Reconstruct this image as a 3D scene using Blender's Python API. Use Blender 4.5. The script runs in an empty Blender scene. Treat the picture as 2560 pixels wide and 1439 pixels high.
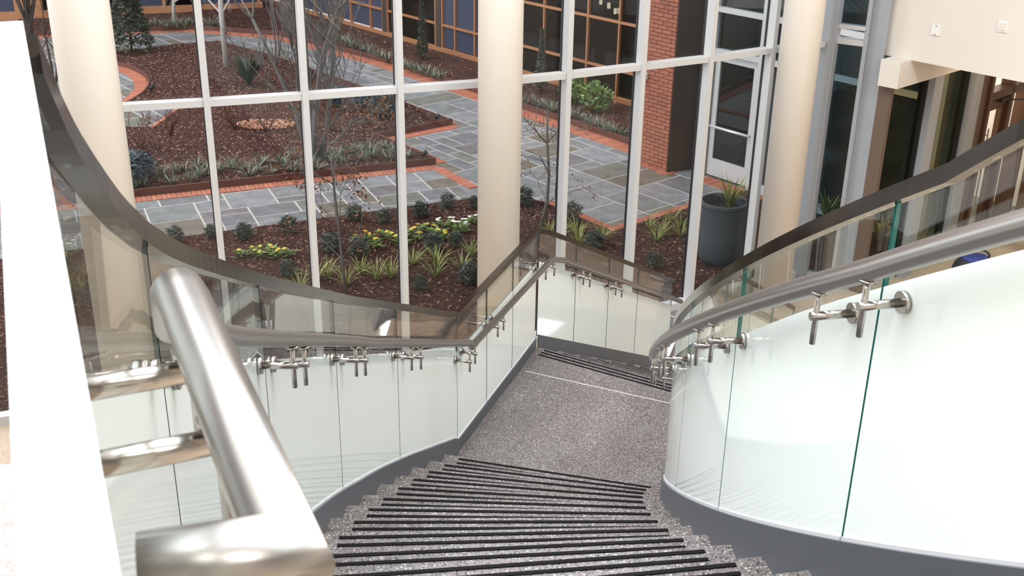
import bpy, bmesh, math, random
from mathutils import Vector, Matrix
R = math.radians
sc = bpy.context.scene
COL = sc.collection
rnd = random.Random(7)

# ------------------------------------------------------------------ camera
F_PX, PITCH, ROLL, CAM_Z = 2800.0, R(23.8), R(0.95), 6.0
fwd = Vector((0, math.cos(PITCH), -math.sin(PITCH)))
r0 = Vector((1, 0, 0)); u0 = Vector((0, math.sin(PITCH), math.cos(PITCH)))
rt = math.cos(ROLL) * r0 + math.sin(ROLL) * u0
up = -math.sin(ROLL) * r0 + math.cos(ROLL) * u0
cam = bpy.data.cameras.new('camera'); camo = bpy.data.objects.new('camera', cam); COL.objects.link(camo)
cam.sensor_width = 36.0; cam.lens = F_PX / 2560 * 36; cam.clip_start = 0.02; cam.clip_end = 300
M = Matrix((rt, up, -fwd)).transposed().to_4x4(); M.translation = Vector((0, 0, CAM_Z)); camo.matrix_world = M
cam.dof.use_dof = True; cam.dof.focus_distance = 7.0; cam.dof.aperture_fstop = 16
sc.camera = camo

# ------------------------------------------------------------------ world, sun, lamps, exposure
world = bpy.data.worlds.new('sky'); sc.world = world; world.use_nodes = True
wn = world.node_tree.nodes; wl = world.node_tree.links
bgn = wn['Background']
bgn.inputs[0].default_value = (0.90, 0.95, 1.0, 1); bgn.inputs[1].default_value = 3.0
sun = bpy.data.lights.new('sun', 'SUN'); sun.energy = 1.1; sun.angle = R(40); sun.color = (1, 0.97, 0.93)
suno = bpy.data.objects.new('sun', sun); COL.objects.link(suno)
suno.rotation_euler = Vector((-0.62, -0.14, 0.8)).to_track_quat('Z', 'Y').to_euler()
sc.view_settings.view_transform = 'Standard'; sc.view_settings.look = 'None'
for i, (x, y, z, e, sx, sy) in enumerate([(-5.0, 10.2 - 1.2, 8.9, 80, 2.2, 1.2), (0.5, 9.9, 8.9, 120, 2.6, 1.0), (-0.5, -1.6, 8.9, 150, 5.0, 1.6), (6.0, 4.6, 8.9, 420, 1.4, 3.0)]):
    la = bpy.data.lights.new('fill_lamp', 'AREA'); la.shape = 'RECTANGLE'; la.size = sx; la.size_y = sy; la.energy = e; la.color = (1.0, 0.965, 0.91)  # unseen overhead lamps, added to brighten the interior and the glass panels
    lo = bpy.data.objects.new('fill_lamp', la); COL.objects.link(lo); lo.location = (x, y, z)
sc.view_settings.exposure = 0.42; sc.view_settings.gamma = 1.0; sc.view_settings.use_curve_mapping = False

def px(x, y, z=None, Y=None):
    d = fwd + rt * ((x - 1280) / F_PX) - up * ((y - 719.5) / F_PX)
    t = (z - CAM_Z) / d.z if z is not None else Y / d.y
    return Vector((0, 0, CAM_Z)) + d * t

# ------------------------------------------------------------------ materials
def mat(name, col=(0.8, 0.8, 0.8), rough=0.5, metal=0.0, spec=0.5, emit=None, es=1.0):
    m = bpy.data.materials.new(name); m.use_nodes = True
    b = m.node_tree.nodes['Principled BSDF']
    b.inputs['Base Color'].default_value = (*col, 1); b.inputs['Roughness'].default_value = rough
    b.inputs['Metallic'].default_value = metal; b.inputs['Specular IOR Level'].default_value = spec
    if emit: b.inputs['Emission Color'].default_value = (*emit, 1); b.inputs['Emission Strength'].default_value = es
    return m
def nd(m, t, **k):
    n = m.node_tree.nodes.new(t)
    for a, v in k.items(): setattr(n, a, v)
    return n
def lk(m, a, b): m.node_tree.links.new(a, b)
def pb(m): return m.node_tree.nodes['Principled BSDF']
def coord(m, kind='Object'):
    return nd(m, 'ShaderNodeTexCoord').outputs[kind]
def ramp(m, stops, interp='LINEAR'):
    r = nd(m, 'ShaderNodeValToRGB'); r.color_ramp.interpolation = interp
    e = r.color_ramp.elements
    while len(e) < len(stops): e.new(0.5)
    for i, (p, c) in enumerate(stops): e[i].position = p; e[i].color = (*c, 1)
    return r
def noise(m, scale, detail=4, rough=0.6, vec=None):
    n = nd(m, 'ShaderNodeTexNoise'); n.inputs['Scale'].default_value = scale
    n.inputs['Detail'].default_value = detail; n.inputs['Roughness'].default_value = rough
    lk(m, vec if vec else coord(m), n.inputs['Vector']); return n
def mix(m, fac, a, b, blend='MIX'):
    n = nd(m, 'ShaderNodeMix', data_type='RGBA', blend_type=blend)
    for i, v in ((0, fac), (6, a), (7, b)):
        if hasattr(v, 'is_output'): lk(m, v, n.inputs[i])
        else: n.inputs[i].default_value = v if i == 0 else (*v, 1)
    return n.outputs[2]
def bump(m, h, s=0.3, d=0.01):
    b = nd(m, 'ShaderNodeBump'); b.inputs['Strength'].default_value = s; b.inputs['Distance'].default_value = d
    lk(m, h, b.inputs['Height']); lk(m, b.outputs[0], pb(m).inputs['Normal'])
def varied(name, stops, rough=0.7, nscale=6, namt=0.35, bs=0.2, spec=0.4, metal=0):
    """colour from the object's / island's own random number, broken up by noise"""
    m = mat(name, rough=rough, spec=spec, metal=metal)
    oi = nd(m, 'ShaderNodeObjectInfo'); ge = nd(m, 'ShaderNodeNewGeometry')
    ad = nd(m, 'ShaderNodeMath', operation='ADD'); lk(m, oi.outputs['Random'], ad.inputs[0]); lk(m, ge.outputs['Random Per Island'], ad.inputs[1])
    fr = nd(m, 'ShaderNodeMath', operation='FRACT'); lk(m, ad.outputs[0], fr.inputs[0])
    r = ramp(m, stops, 'CONSTANT' if len(stops) > 4 else 'LINEAR'); lk(m, fr.outputs[0], r.inputs[0])
    n = noise(m, nscale, 5, 0.65)
    rr = ramp(m, [(0.3, (1 - namt,) * 3), (0.7, (1 + namt * 0.5,) * 3)]); lk(m, n.outputs['Fac'], rr.inputs[0])
    lk(m, mix(m, 1.0, r.outputs[0], rr.outputs[0], 'MULTIPLY'), pb(m).inputs['Base Color'])
    if bs: bump(m, n.outputs['Fac'], bs)
    return m
def terrazzo(name, base, dark, light, scale=90, rough=0.35):
    m = mat(name, rough=rough, spec=0.45); c = coord(m)
    v = nd(m, 'ShaderNodeTexVoronoi'); v.inputs['Scale'].default_value = scale; lk(m, c, v.inputs['Vector'])
    sp = nd(m, 'ShaderNodeSeparateColor'); lk(m, v.outputs['Color'], sp.inputs[0])
    r = ramp(m, [(0.0, dark), (0.22, base), (0.80, [b * 1.18 for b in base]), (0.93, light)], 'CONSTANT'); lk(m, sp.outputs[0], r.inputs[0])
    n = noise(m, 1.6, 3, 0.5, c); rr = ramp(m, [(0.35, (0.86, 0.84, 0.82)), (0.65, (1.06, 1.06, 1.08))]); lk(m, n.outputs['Fac'], rr.inputs[0])
    lk(m, mix(m, 1.0, r.outputs[0], rr.outputs[0], 'MULTIPLY'), pb(m).inputs['Base Color']); return m
def glass(name, tint, f0=0.04, rough=0.0, refl=1.0):
    """thin architectural glass: tinted transmission with a Schlick reflection that does not depend on the face's side"""
    m = bpy.data.materials.new(name); m.use_nodes = True; nt = m.node_tree; nt.nodes.clear()
    o = nd(m, 'ShaderNodeOutputMaterial'); t = nd(m, 'ShaderNodeBsdfTransparent'); g = nd(m, 'ShaderNodeBsdfGlossy'); x = nd(m, 'ShaderNodeMixShader')
    w = nd(m, 'ShaderNodeLayerWeight'); w.inputs[0].default_value = 0.5
    p = nd(m, 'ShaderNodeMath', operation='POWER'); p.inputs[1].default_value = 5.0; lk(m, w.outputs['Facing'], p.inputs[0])
    q = nd(m, 'ShaderNodeMath', operation='MULTIPLY_ADD'); q.inputs[1].default_value = 1 - f0; q.inputs[2].default_value = f0; lk(m, p.outputs[0], q.inputs[0])
    t.inputs[0].default_value = (*tint, 1); g.inputs['Roughness'].default_value = rough; g.inputs[0].default_value = (refl, refl, refl, 1)
    lk(m, q.outputs[0], x.inputs[0]); lk(m, t.outputs[0], x.inputs[1]); lk(m, g.outputs[0], x.inputs[2]); lk(m, x.outputs[0], o.inputs[0]); return m
def brushed(name, col, rough): return mat(name, col, rough, 1.0)

m_terr = terrazzo('stair terrazzo', (0.175, 0.158, 0.156), (0.06, 0.052, 0.05), (0.46, 0.42, 0.40), 150, 0.33)
m_terr_l = terrazzo('floor terrazzo', (0.66, 0.61, 0.56), (0.38, 0.32, 0.29), (0.80, 0.76, 0.72), 120, 0.4)
m_lobby = terrazzo('lobby terrazzo', (0.55, 0.44, 0.33), (0.42, 0.33, 0.25), (0.70, 0.62, 0.52), 140, 0.28)
m_grip = mat('grip strip rubber', (0.008, 0.008, 0.009), 0.8, 0, 0.15)
m_skirt = mat('charcoal painted steel', (0.085, 0.092, 0.108), 0.38)
m_joint = mat('pale terrazzo joint', (0.6, 0.56, 0.52), 0.5)
m_steel = brushed('brushed stainless steel', (0.40, 0.382, 0.365), 0.34)
m_steel2 = brushed('satin stainless steel', (0.50, 0.47, 0.44), 0.22)
m_cap = brushed('rail steel dark reflections', (0.07, 0.062, 0.057), 0.14)  # stair part of the rail, its dark reflections put into the colour
m_rail_glare = mat('rail steel bright glare', (0.93, 0.93, 0.95), 0.35, 0.6)  # same rail steel at the top floor, sky glare put into the colour
m_chan = mat('pale aluminium', (0.78, 0.79, 0.82), 0.35, 0.3)
m_milk = mat('milky laminated glass', (0.825, 0.885, 0.862), 0.06, 0, 0.55)
m_clear = glass('clear guard glass', (0.93, 0.96, 0.945), 0.045)
m_gedge = mat('green glass edge', (0.03, 0.19, 0.17), 0.1)
m_gjoint = mat('dark glass joint', (0.02, 0.035, 0.033), 0.2)
m_win = glass('curtain wall glass', (0.74, 0.75, 0.75), 0.03)
m_alum = mat('painted white aluminium', (0.56, 0.555, 0.55), 0.4)
m_post = mat('grey blue aluminium', (0.36, 0.375, 0.40), 0.4)  # on the corridor posts this grey holds the shade under the bulkhead
m_gask = mat('black gasket', (0.01, 0.01, 0.012), 0.5)
m_colm = mat('cream column paint', (0.80, 0.74, 0.66), 0.5)
m_cream = mat('cream wall paint', (0.74, 0.69, 0.63), 0.6)
m_ceil = mat('grey ceiling paint', (0.42, 0.41, 0.40), 0.7)
m_tan = mat('tan soffit paint', (0.52, 0.40, 0.29), 0.6)
m_bronze = mat('bronze door metal', (0.13, 0.068, 0.04), 0.35, 0.4)
m_brown = mat('brown reveal paint', (0.15, 0.105, 0.08), 0.5)
m_white = mat('white wall paint', (0.78, 0.75, 0.70), 0.6)
m_dfloor = mat('dark vestibule floor', (0.07, 0.065, 0.06), 0.25)
m_plate = mat('white plastic', (0.80, 0.79, 0.76), 0.4)
m_lamp = mat('lit lamp glass', (1, 0.9, 0.75), 0.4, emit=(1, 0.86, 0.68), es=5.0)
m_copper = mat('copper coloured frame', (0.42, 0.19, 0.09), 0.42, 0.25)
m_dglass = glass('dark tinted glass', (0.10, 0.10, 0.10), 0.05, 0.0, 0.6)
m_bglass = mat('slate blue glass', (0.045, 0.055, 0.09), 0.12, 0, 0.4)
m_tglass = glass('teal tinted glass', (0.22, 0.33, 0.36), 0.07, 0.0, 0.8)
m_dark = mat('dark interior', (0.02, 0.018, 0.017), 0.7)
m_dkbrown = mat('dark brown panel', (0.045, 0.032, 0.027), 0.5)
m_cream_wall2 = mat('grey green inner panel', (0.20, 0.22, 0.20), 0.6)
m_mortar = mat('grey mortar', (0.44, 0.41, 0.385), 0.9)
m_bmortar = mat('brown mortar', (0.16, 0.10, 0.08), 0.9)
m_brick = varied('red brick', [(0.0, (0.34, 0.115, 0.068)), (0.5, (0.41, 0.15, 0.09)), (1.0, (0.29, 0.10, 0.066))], 0.8, 25, 0.3)
m_brick2 = mat('brown brick', (0.17, 0.075, 0.05), 0.85)
m_ebrick = varied('orange paving brick', [(0.0, (0.42, 0.135, 0.075)), (0.5, (0.36, 0.12, 0.075)), (1.0, (0.46, 0.17, 0.10))], 0.75, 20, 0.3)
m_stone = varied('bluestone flag', [(0.0, (0.165, 0.168, 0.178)), (0.16, (0.215, 0.218, 0.225)), (0.34, (0.175, 0.175, 0.155)), (0.5, (0.235, 0.24, 0.25)), (0.66, (0.16, 0.145, 0.12)), (0.8, (0.195, 0.205, 0.205)), (0.92, (0.17, 0.16, 0.165))], 0.42, 3.5, 0.4, 0.12, 0.5)
m_curb = mat('rust brown edging steel', (0.10, 0.035, 0.025), 0.6)
m_chip = varied('bark chips', [(0.0, (0.045, 0.02, 0.015)), (0.45, (0.10, 0.042, 0.03)), (0.75, (0.17, 0.078, 0.055)), (1.0, (0.36, 0.22, 0.17))], 0.85, 30, 0.2, 0)
m_mulch = mat('mulch', rough=0.95, spec=0.2)
def _mulch():
    m = m_mulch; c = coord(m); n = noise(m, 26, 6, 0.75, c); r = ramp(m, [(0.35, (0.025, 0.011, 0.009)), (0.52, (0.075, 0.031, 0.023)), (0.68, (0.15, 0.066, 0.048))]); lk(m, n.outputs['Fac'], r.inputs[0])
    n2 = noise(m, 0.9, 3, 0.5, c); r2 = ramp(m, [(0.35, (0.75, 0.72, 0.75)), (0.65, (1.15, 1.1, 1.05))]); lk(m, n2.outputs['Fac'], r2.inputs[0])
    lk(m, mix(m, 1.0, r.outputs[0], r2.outputs[0], 'MULTIPLY'), pb(m).inputs['Base Color']); bump(m, n.outputs['Fac'], 0.9, 0.05)
_mulch()
m_bark = mat('grey bark', (0.15, 0.135, 0.125), 0.85); m_birch = mat('pale birch bark', (0.42, 0.39, 0.36), 0.8); m_dbark = mat('dark bark', (0.035, 0.025, 0.02), 0.85)
def leafmat(name, *cols): return varied(name, [(i / max(1, len(cols) - 1), c) for i, c in enumerate(cols)], 0.55, 8, 0.2, 0)
m_lirio = leafmat('striped leaf', (0.05, 0.075, 0.045), (0.09, 0.12, 0.075), (0.45, 0.46, 0.36))
m_grass = leafmat('yellow green leaf', (0.12, 0.15, 0.03), (0.30, 0.34, 0.09), (0.50, 0.50, 0.22))
m_lav = leafmat('grey green leaf', (0.03, 0.04, 0.03), (0.07, 0.09, 0.07), (0.10, 0.12, 0.10))
m_blue = leafmat('blue green leaf', (0.05, 0.075, 0.09), (0.08, 0.11, 0.13), (0.06, 0.09, 0.09))
m_green = leafmat('fresh green leaf', (0.06, 0.11, 0.025), (0.13, 0.22, 0.05), (0.22, 0.30, 0.08))
m_dgreen = leafmat('dark needle leaf', (0.012, 0.025, 0.015), (0.03, 0.05, 0.03), (0.05, 0.07, 0.045))
m_orange = leafmat('dry orange leaf', (0.22, 0.07, 0.025), (0.32, 0.13, 0.04), (0.12, 0.05, 0.02))
m_twig = leafmat('red brown twig', (0.12, 0.05, 0.03), (0.20, 0.09, 0.05), (0.07, 0.03, 0.02))
m_yel = leafmat('yellow petal', (0.75, 0.52, 0.03), (0.80, 0.62, 0.10), (0.70, 0.45, 0.02)); m_whp = mat('white petal', (0.75, 0.76, 0.66), 0.6)
m_pot = mat('blue grey glazed pot', (0.075, 0.095, 0.105), 0.4)
m_soil = mat('dark soil', (0.02, 0.014, 0.01), 0.95)
m_navy = mat('navy nylon', (0.012, 0.014, 0.035), 0.6); m_royal = mat('royal blue nylon', (0.02, 0.045, 0.30), 0.55)
m_black = mat('black plastic', (0.012, 0.012, 0.012), 0.5)

# ------------------------------------------------------------------ mesh helpers
class MB:
    def __init__(s): s.v = []; s.f = []; s.m = []; s.sm = []
    def quad(s, a, b, c, d, mi=0, smooth=False):
        n = len(s.v); s.v += [tuple(a), tuple(b), tuple(c), tuple(d)]; s.f.append((n, n + 1, n + 2, n + 3)); s.m.append(mi); s.sm.append(smooth)
    def tri(s, a, b, c, mi=0):
        n = len(s.v); s.v += [tuple(a), tuple(b), tuple(c)]; s.f.append((n, n + 1, n + 2)); s.m.append(mi); s.sm.append(False)
    def hexa(s, p, mi=0):            # 8 points: bottom ring 0-3, top ring 4-7
        n = len(s.v); s.v += [tuple(q) for q in p]
        for f in ((3, 2, 1, 0), (4, 5, 6, 7), (0, 1, 5, 4), (1, 2, 6, 5), (2, 3, 7, 6), (3, 0, 4, 7)):
            s.f.append(tuple(n + i for i in f)); s.m.append(mi); s.sm.append(False)
    def box(s, c, size, rz=0.0, mi=0, ux=None):
        c = Vector(c); hx, hy, hz = size[0] / 2, size[1] / 2, size[2] / 2
        a = Vector((math.cos(rz), math.sin(rz), 0)) if ux is None else Vector(ux).normalized()
        b = Vector((-a.y, a.x, 0)); z = Vector((0, 0, 1))
        P = [c + a * (sx * hx) + b * (sy * hy) + z * sz * hz for sz in (-1, 1) for sx, sy in ((-1, -1), (1, -1), (1, 1), (-1, 1))]
        s.hexa(P, mi)
    def bar(s, p, q, w, h, mi=0):    # rectangular bar between two points, h is vertical
        p, q = Vector(p), Vector(q); d = (q - p); a = Vector((-d.y, d.x, 0)).normalized() * w / 2; z = Vector((0, 0, h / 2))
        s.hexa([p - a - z, q - a - z, q + a - z, p + a - z, p - a + z, q - a + z, q + a + z, p + a + z], mi)
    def tube(s, pts, rad, n=10, mi=0, caps=True, close=False):
        pts = [Vector(p) for p in pts]; k = len(pts); base = len(s.v)
        rad = rad if isinstance(rad, (list, tuple)) else [rad] * k
        prev = None
        for i, p in enumerate(pts):
            t = (pts[min(i + 1, k - 1)] - pts[max(i - 1, 0)]).normalized()
            if 0 < i < k - 1:
                d1 = (p - pts[i - 1]).normalized(); d2 = (pts[i + 1] - p).normalized(); t = (d1 + d2).normalized() if (d1 + d2).length > 1e-4 else d1
                sc_ = 1 / max(0.5, t.dot(d2))
            else: sc_ = 1
            if prev is None:
                a = Vector((0, 0, 1)) if abs(t.z) < 0.9 else Vector((1, 0, 0)); x = t.cross(a).normalized()
            else:
                x = (prev - t * prev.dot(t)); x = x.normalized() if x.length > 1e-5 else t.orthogonal().normalized()
            y = t.cross(x); prev = x
            bis = None
            if sc_ > 1.02:
                bis = (d2 - d1).normalized()
            for j in range(n):
                an = 2 * math.pi * j / n; o = x * math.cos(an) + y * math.sin(an)
                if bis is not None: o = o + bis * (o.dot(bis)) * (sc_ - 1)
                s.v.append(tuple(p + o * rad[i]))
        for i in range(k - 1):
            for j in range(n):
                a, b = base + i * n + j, base + i * n + (j + 1) % n
                s.f.append((a, b, b + n, a + n)); s.m.append(mi); s.sm.append(True)
        if caps:
            s.f.append(tuple(base + j for j in range(n - 1, -1, -1))); s.m.append(mi); s.sm.append(False)
            s.f.append(tuple(base + (k - 1) * n + j for j in range(n))); s.m.append(mi); s.sm.append(False)
    def prism(s, poly, z0, z1, mi=0, mside=None, chamfer=0.0):
        n = len(poly); b = len(s.v); mside = mi if mside is None else mside
        def z(v, i): return v(i) if callable(v) else v
        s.v += [(p[0], p[1], z(z0, i)) for i, p in enumerate(poly)]
        if chamfer:
            cx = sum(p[0] for p in poly) / n; cy = sum(p[1] for p in poly) / n
            s.v += [(p[0], p[1], z(z1, i) - chamfer) for i, p in enumerate(poly)]
            for i, p in enumerate(poly):
                d = Vector((cx - p[0], cy - p[1])); l = d.length or 1; d *= chamfer * 1.3 / l
                s.v.append((p[0] + d.x, p[1] + d.y, z(z1, i)))
            L = 3
        else:
            s.v += [(p[0], p[1], z(z1, i)) for i, p in enumerate(poly)]; L = 2
        s.f.append(tuple(b + i for i in range(n - 1, -1, -1))); s.m.append(mside); s.sm.append(False)
        s.f.append(tuple(b + (L - 1) * n + i for i in range(n))); s.m.append(mi); s.sm.append(False)
        for l in range(L - 1):
            for i in range(n):
                j = (i + 1) % n; s.f.append((b + l * n + i, b + l * n + j, b + (l + 1) * n + j, b + (l + 1) * n + i)); s.m.append(mi if l else mside); s.sm.append(False)
    def wall(s, pts, lo, hi, th, mi=0, smooth=True, off=0.0, mend=None, mtop=None):
        """vertical sheet along plan points; lo/hi lists of heights; th thickness to the left of travel"""
        k = len(pts); N = []
        for i in range(k):
            t = Vector((pts[min(i + 1, k - 1)][0] - pts[max(i - 1, 0)][0], pts[min(i + 1, k - 1)][1] - pts[max(i - 1, 0)][1], 0)).normalized(); N.append(Vector((-t.y, t.x, 0)))
        A = [Vector((pts[i][0], pts[i][1], 0)) + N[i] * off for i in range(k)]; B = [A[i] + N[i] * th for i in range(k)]
        C4 = [[(A[i].x, A[i].y, lo[i]), (A[i].x, A[i].y, hi[i]), (B[i].x, B[i].y, hi[i]), (B[i].x, B[i].y, lo[i])] for i in range(k)]
        for j in range(4):                      # each side has its own vertices so that smooth shading stays on the side
            j2 = (j + 1) % 4; b = len(s.v)
            for i in range(k): s.v += [C4[i][j], C4[i][j2]]
            for i in range(k - 1):
                c = b + 2 * i; s.f.append((c, c + 1, c + 3, c + 2)); s.m.append(mtop if (mtop is not None and j == 1) else mi); s.sm.append(smooth)
        e = mi if mend is None else mend
        for q in (C4[0][::-1], C4[-1]):
            b = len(s.v); s.v += q; s.f.append((b, b + 1, b + 2, b + 3)); s.m.append(e); s.sm.append(False)
    def mesh(s, name, mats):
        me = bpy.data.meshes.new(name); me.from_pydata(s.v, [], s.f)
        for m in (mats if isinstance(mats, (list, tuple)) else [mats]): me.materials.append(m)
        me.polygons.foreach_set('material_index', s.m); me.polygons.foreach_set('use_smooth', s.sm)
        me.update(); return me
    def build(s, name, mats, parent=None, loc=None):
        if loc is None and parent is not None: loc = world_loc(parent)
        if loc is not None:
            s.v = [(v[0] - loc[0], v[1] - loc[1], v[2] - loc[2]) for v in s.v]
        return link(name, s.mesh(name, mats), parent, (loc if parent is None and loc is not None else (0, 0, 0)))
def world_loc(o):
    l = Vector(o.location)
    while o.parent: o = o.parent; l += o.location
    return l
def link(name, me, parent=None, loc=(0, 0, 0), rz=0.0):
    o = bpy.data.objects.new(name, me); COL.objects.link(o); o.location = loc; o.rotation_euler = (0, 0, rz)
    if parent: o.parent = parent
    return o
def tag(o, label=None, cat=None, group=None, kind=None):
    if label: o['label'] = label
    if cat: o['category'] = cat
    if group: o['group'] = group
    if kind: o['kind'] = kind
    return o
def empty(name, loc, label=None, cat=None, group=None, kind=None):
    return tag(link(name, None, None, loc), label, cat, group, kind)
def lerp(a, b, t): return a + (b - a) * t
def poly(c, x):
    r = 0
    for k in c: r = r * x + k
    return r

# ------------------------------------------------------------------ stair geometry
RISE, Z0, TOPN = 0.2, 1.2, 16
def zn(t): return Z0 + RISE * t
Lpts = {0: (-0.405, 7.66), 1: (-0.502, 7.283), 2: (-0.587, 6.878), 3: (-0.668, 6.477), 4: (-0.735, 6.072), 5: (-0.788, 5.672), 6: (-0.829, 5.262), 7: (-0.856, 4.872), 8: (-0.871, 4.478),
        9: (-0.876, 4.08), 10: (-0.872, 3.68), 11: (-0.858, 3.28), 12: (-0.833, 2.88), 13: (-0.795, 2.48), 14: (-0.745, 2.09), 15: (-0.685, 1.70), 16: (-0.60, 1.32), 17: (-0.46, 1.0), 18: (-0.31, 0.67), 19: (-0.162, 0.345), 20: (-0.01, 0.0), 21: (0.14, -0.35)}
RXc = [2.7028e-05, -0.00066976, 0.0105996, -0.107688, 1.26111]; RYc = [0.00014362, -0.00315067, -0.317539, 7.195833]
def L(t):
    i = max(0, min(20, int(math.floor(t)))); f = t - i
    P = [Lpts[max(0, min(21, k))] for k in (i - 1, i, i + 1, i + 2)]
    return tuple(0.5 * (2 * P[1][d] + (P[2][d] - P[0][d]) * f + (2 * P[0][d] - 5 * P[1][d] + 4 * P[2][d] - P[3][d]) * f * f + (3 * P[1][d] - P[0][d] - 3 * P[2][d] + P[3][d]) * f ** 3) for d in (0, 1))
def Rr(t):
    if t <= 16: return (poly(RXc, t), poly(RYc, t))
    a = (poly(RXc, 15.5), poly(RYc, 15.5)); b = (poly(RXc, 16), poly(RYc, 16))
    return (b[0] + (b[0] - a[0]) * 2 * (t - 16), b[1] + (b[1] - a[1]) * 2 * (t - 16))
KINK = (-0.415, 7.646); K = (0.223, 9.47); LDIR = Vector((0.508, 0.861)).normalized(); LRUN = 0.385
def Lf(k): return (K[0] + 0.03 + LDIR.x * LRUN * k, K[1] + 0.04 + LDIR.y * LRUN * k)      # lower flight, left wall
NR0 = (1.80, 8.62)
def Rf(k): return (NR0[0] + LDIR.x * 0.36 * k, NR0[1] + LDIR.y * 0.36 * k)

stair = empty('staircase', (0, 4.0, 0), 'curving grey terrazzo staircase with black grip strips and a mid landing', 'staircase')
# guard lines as lists of (plan, reference height)
def samp(fn, a, b, n): return [fn(a + (b - a) * i / n) for i in range(n + 1)]
def left_ref(t):       # nosing-line reference along upper flight, level on the top floor
    return zn(min(t, TOPN))
def tread(name, front, back, z, parent, zb=None):
    m = MB(); P = list(front) + list(reversed(back)); m.prism(P, z - RISE - 0.02, z, 0); return m.build(name, m_terr, parent)
def nos(t, n=6):
    a, b = Vector(L(t)), Vector(Rr(t)); return [tuple(a.lerp(b, i / n)) for i in range(n + 1)]
for i in range(1, TOPN):
    tr = tread('tread', [L(i), Rr(i)], [L(i + 1.06), Rr(i + 1.06)], zn(i), stair)
    a, b = Vector(L(i)), Vector(Rr(i)); a2, b2 = Vector(L(i + 1)), Vector(Rr(i + 1))
    w = (b - a).length
    for k in range(3):
        m = MB(); dd = (0.035 + 0.052 * k) / 0.37
        p = a.lerp(a2, dd).lerp(b.lerp(b2, dd), 0.135 / w); q = a.lerp(a2, dd).lerp(b.lerp(b2, dd), 1 - 0.125 / w)
        m.bar((p.x, p.y, zn(i) + 0.001), (q.x, q.y, zn(i) + 0.001), 0.018, 0.008); g = m.build('grip_strip', m_grip, tr)
# landing
m = MB(); rl = [Rr(t) for t in (1.06, 0.5, 0)] + [(1.42, 7.72), (1.62, 8.2), NR0]
m.prism([L(1.06)] + [L(0.5), KINK, K, Lf(0)] + list(reversed(rl)), Z0 - 0.22, Z0, 0)
landing = m.build('landing', m_terr, stair)
m = MB(); p, q = px(1313, 927, Z0), px(1690, 1010, Z0); m.bar((p.x, p.y, Z0), (q.x + 0.05, q.y - 0.03, Z0), 0.010, 0.004); m.build('terrazzo_joint', m_joint, landing)
def strips(a, b, a2, b2, z, par, n=3):
    w = (b - a).length; d = ((a2 - a) + (b2 - b)).normalized()
    for k in range(n):
        o = d * (-0.035 - 0.052 * k); p = a.lerp(b, 0.09 / w) + o; q = a.lerp(b, 1 - 0.1 / w) + o
        m = MB(); m.bar((p.x, p.y, z + 0.001), (q.x, q.y, z + 0.001), 0.018, 0.008); m.build('grip_strip', m_grip, par)
strips(Vector(Lf(0)), Vector(NR0), Vector(Lf(1)), Vector(Rf(1)), Z0, landing)
for k in range(1, 9):
    z = Z0 - RISE * k
    tr = tread('tread', [Lf(k), Rf(k)], [Lf(k - 1.06), Rf(k - 1.06)], z, stair)
    strips(Vector(Lf(k)), Vector(Rf(k)), Vector(Lf(k + 1)), Vector(Rf(k + 1)), z, tr)

# left guard line (plan points with parameters)
def lline(t0, t1, n=None):
    n = n or max(2, int((t1 - t0) * 4)); T = [t0 + (t1 - t0) * i / n for i in range(n + 1)]; return T, [L(t) for t in T]
def skirt(pts, ref, lo, hi, side, name='skirting'):
    m = MB(); m.wall(pts, [r + lo for r in ref], [r + hi for r in ref], 0.016 * side); return m.build(name, m_skirt, stair)
T, P = lline(0.12, 16.0); skirt(P, [zn(t) for t in T], -0.42, 0.10, 1)
skirt([K, KINK], [Z0, Z0], -0.3, 0.105, 1)
ls = [(-0.02 + 0.5 * i) for i in range(0, 18)]
skirt([Lf(k) for k in reversed(ls)], [Z0 - RISE * k for k in reversed(ls)], -0.3, 0.13, 1)
T = [i * 0.25 for i in range(0, 65)]; skirt([Rr(t) for t in T], [zn(t) for t in T], -0.42, 0.128, -1)
rl2 = [(1.42, 7.72), (1.62, 8.2)] 
skirt([NR0, (1.62, 8.2), (1.42, 7.72), Rr(0)], [Z0] * 4, -0.3, 0.128, -1)
skirt([Rf(k) for k in reversed(ls)], [Z0 - RISE * k for k in reversed(ls)], -0.3, 0.13, -1)

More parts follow.
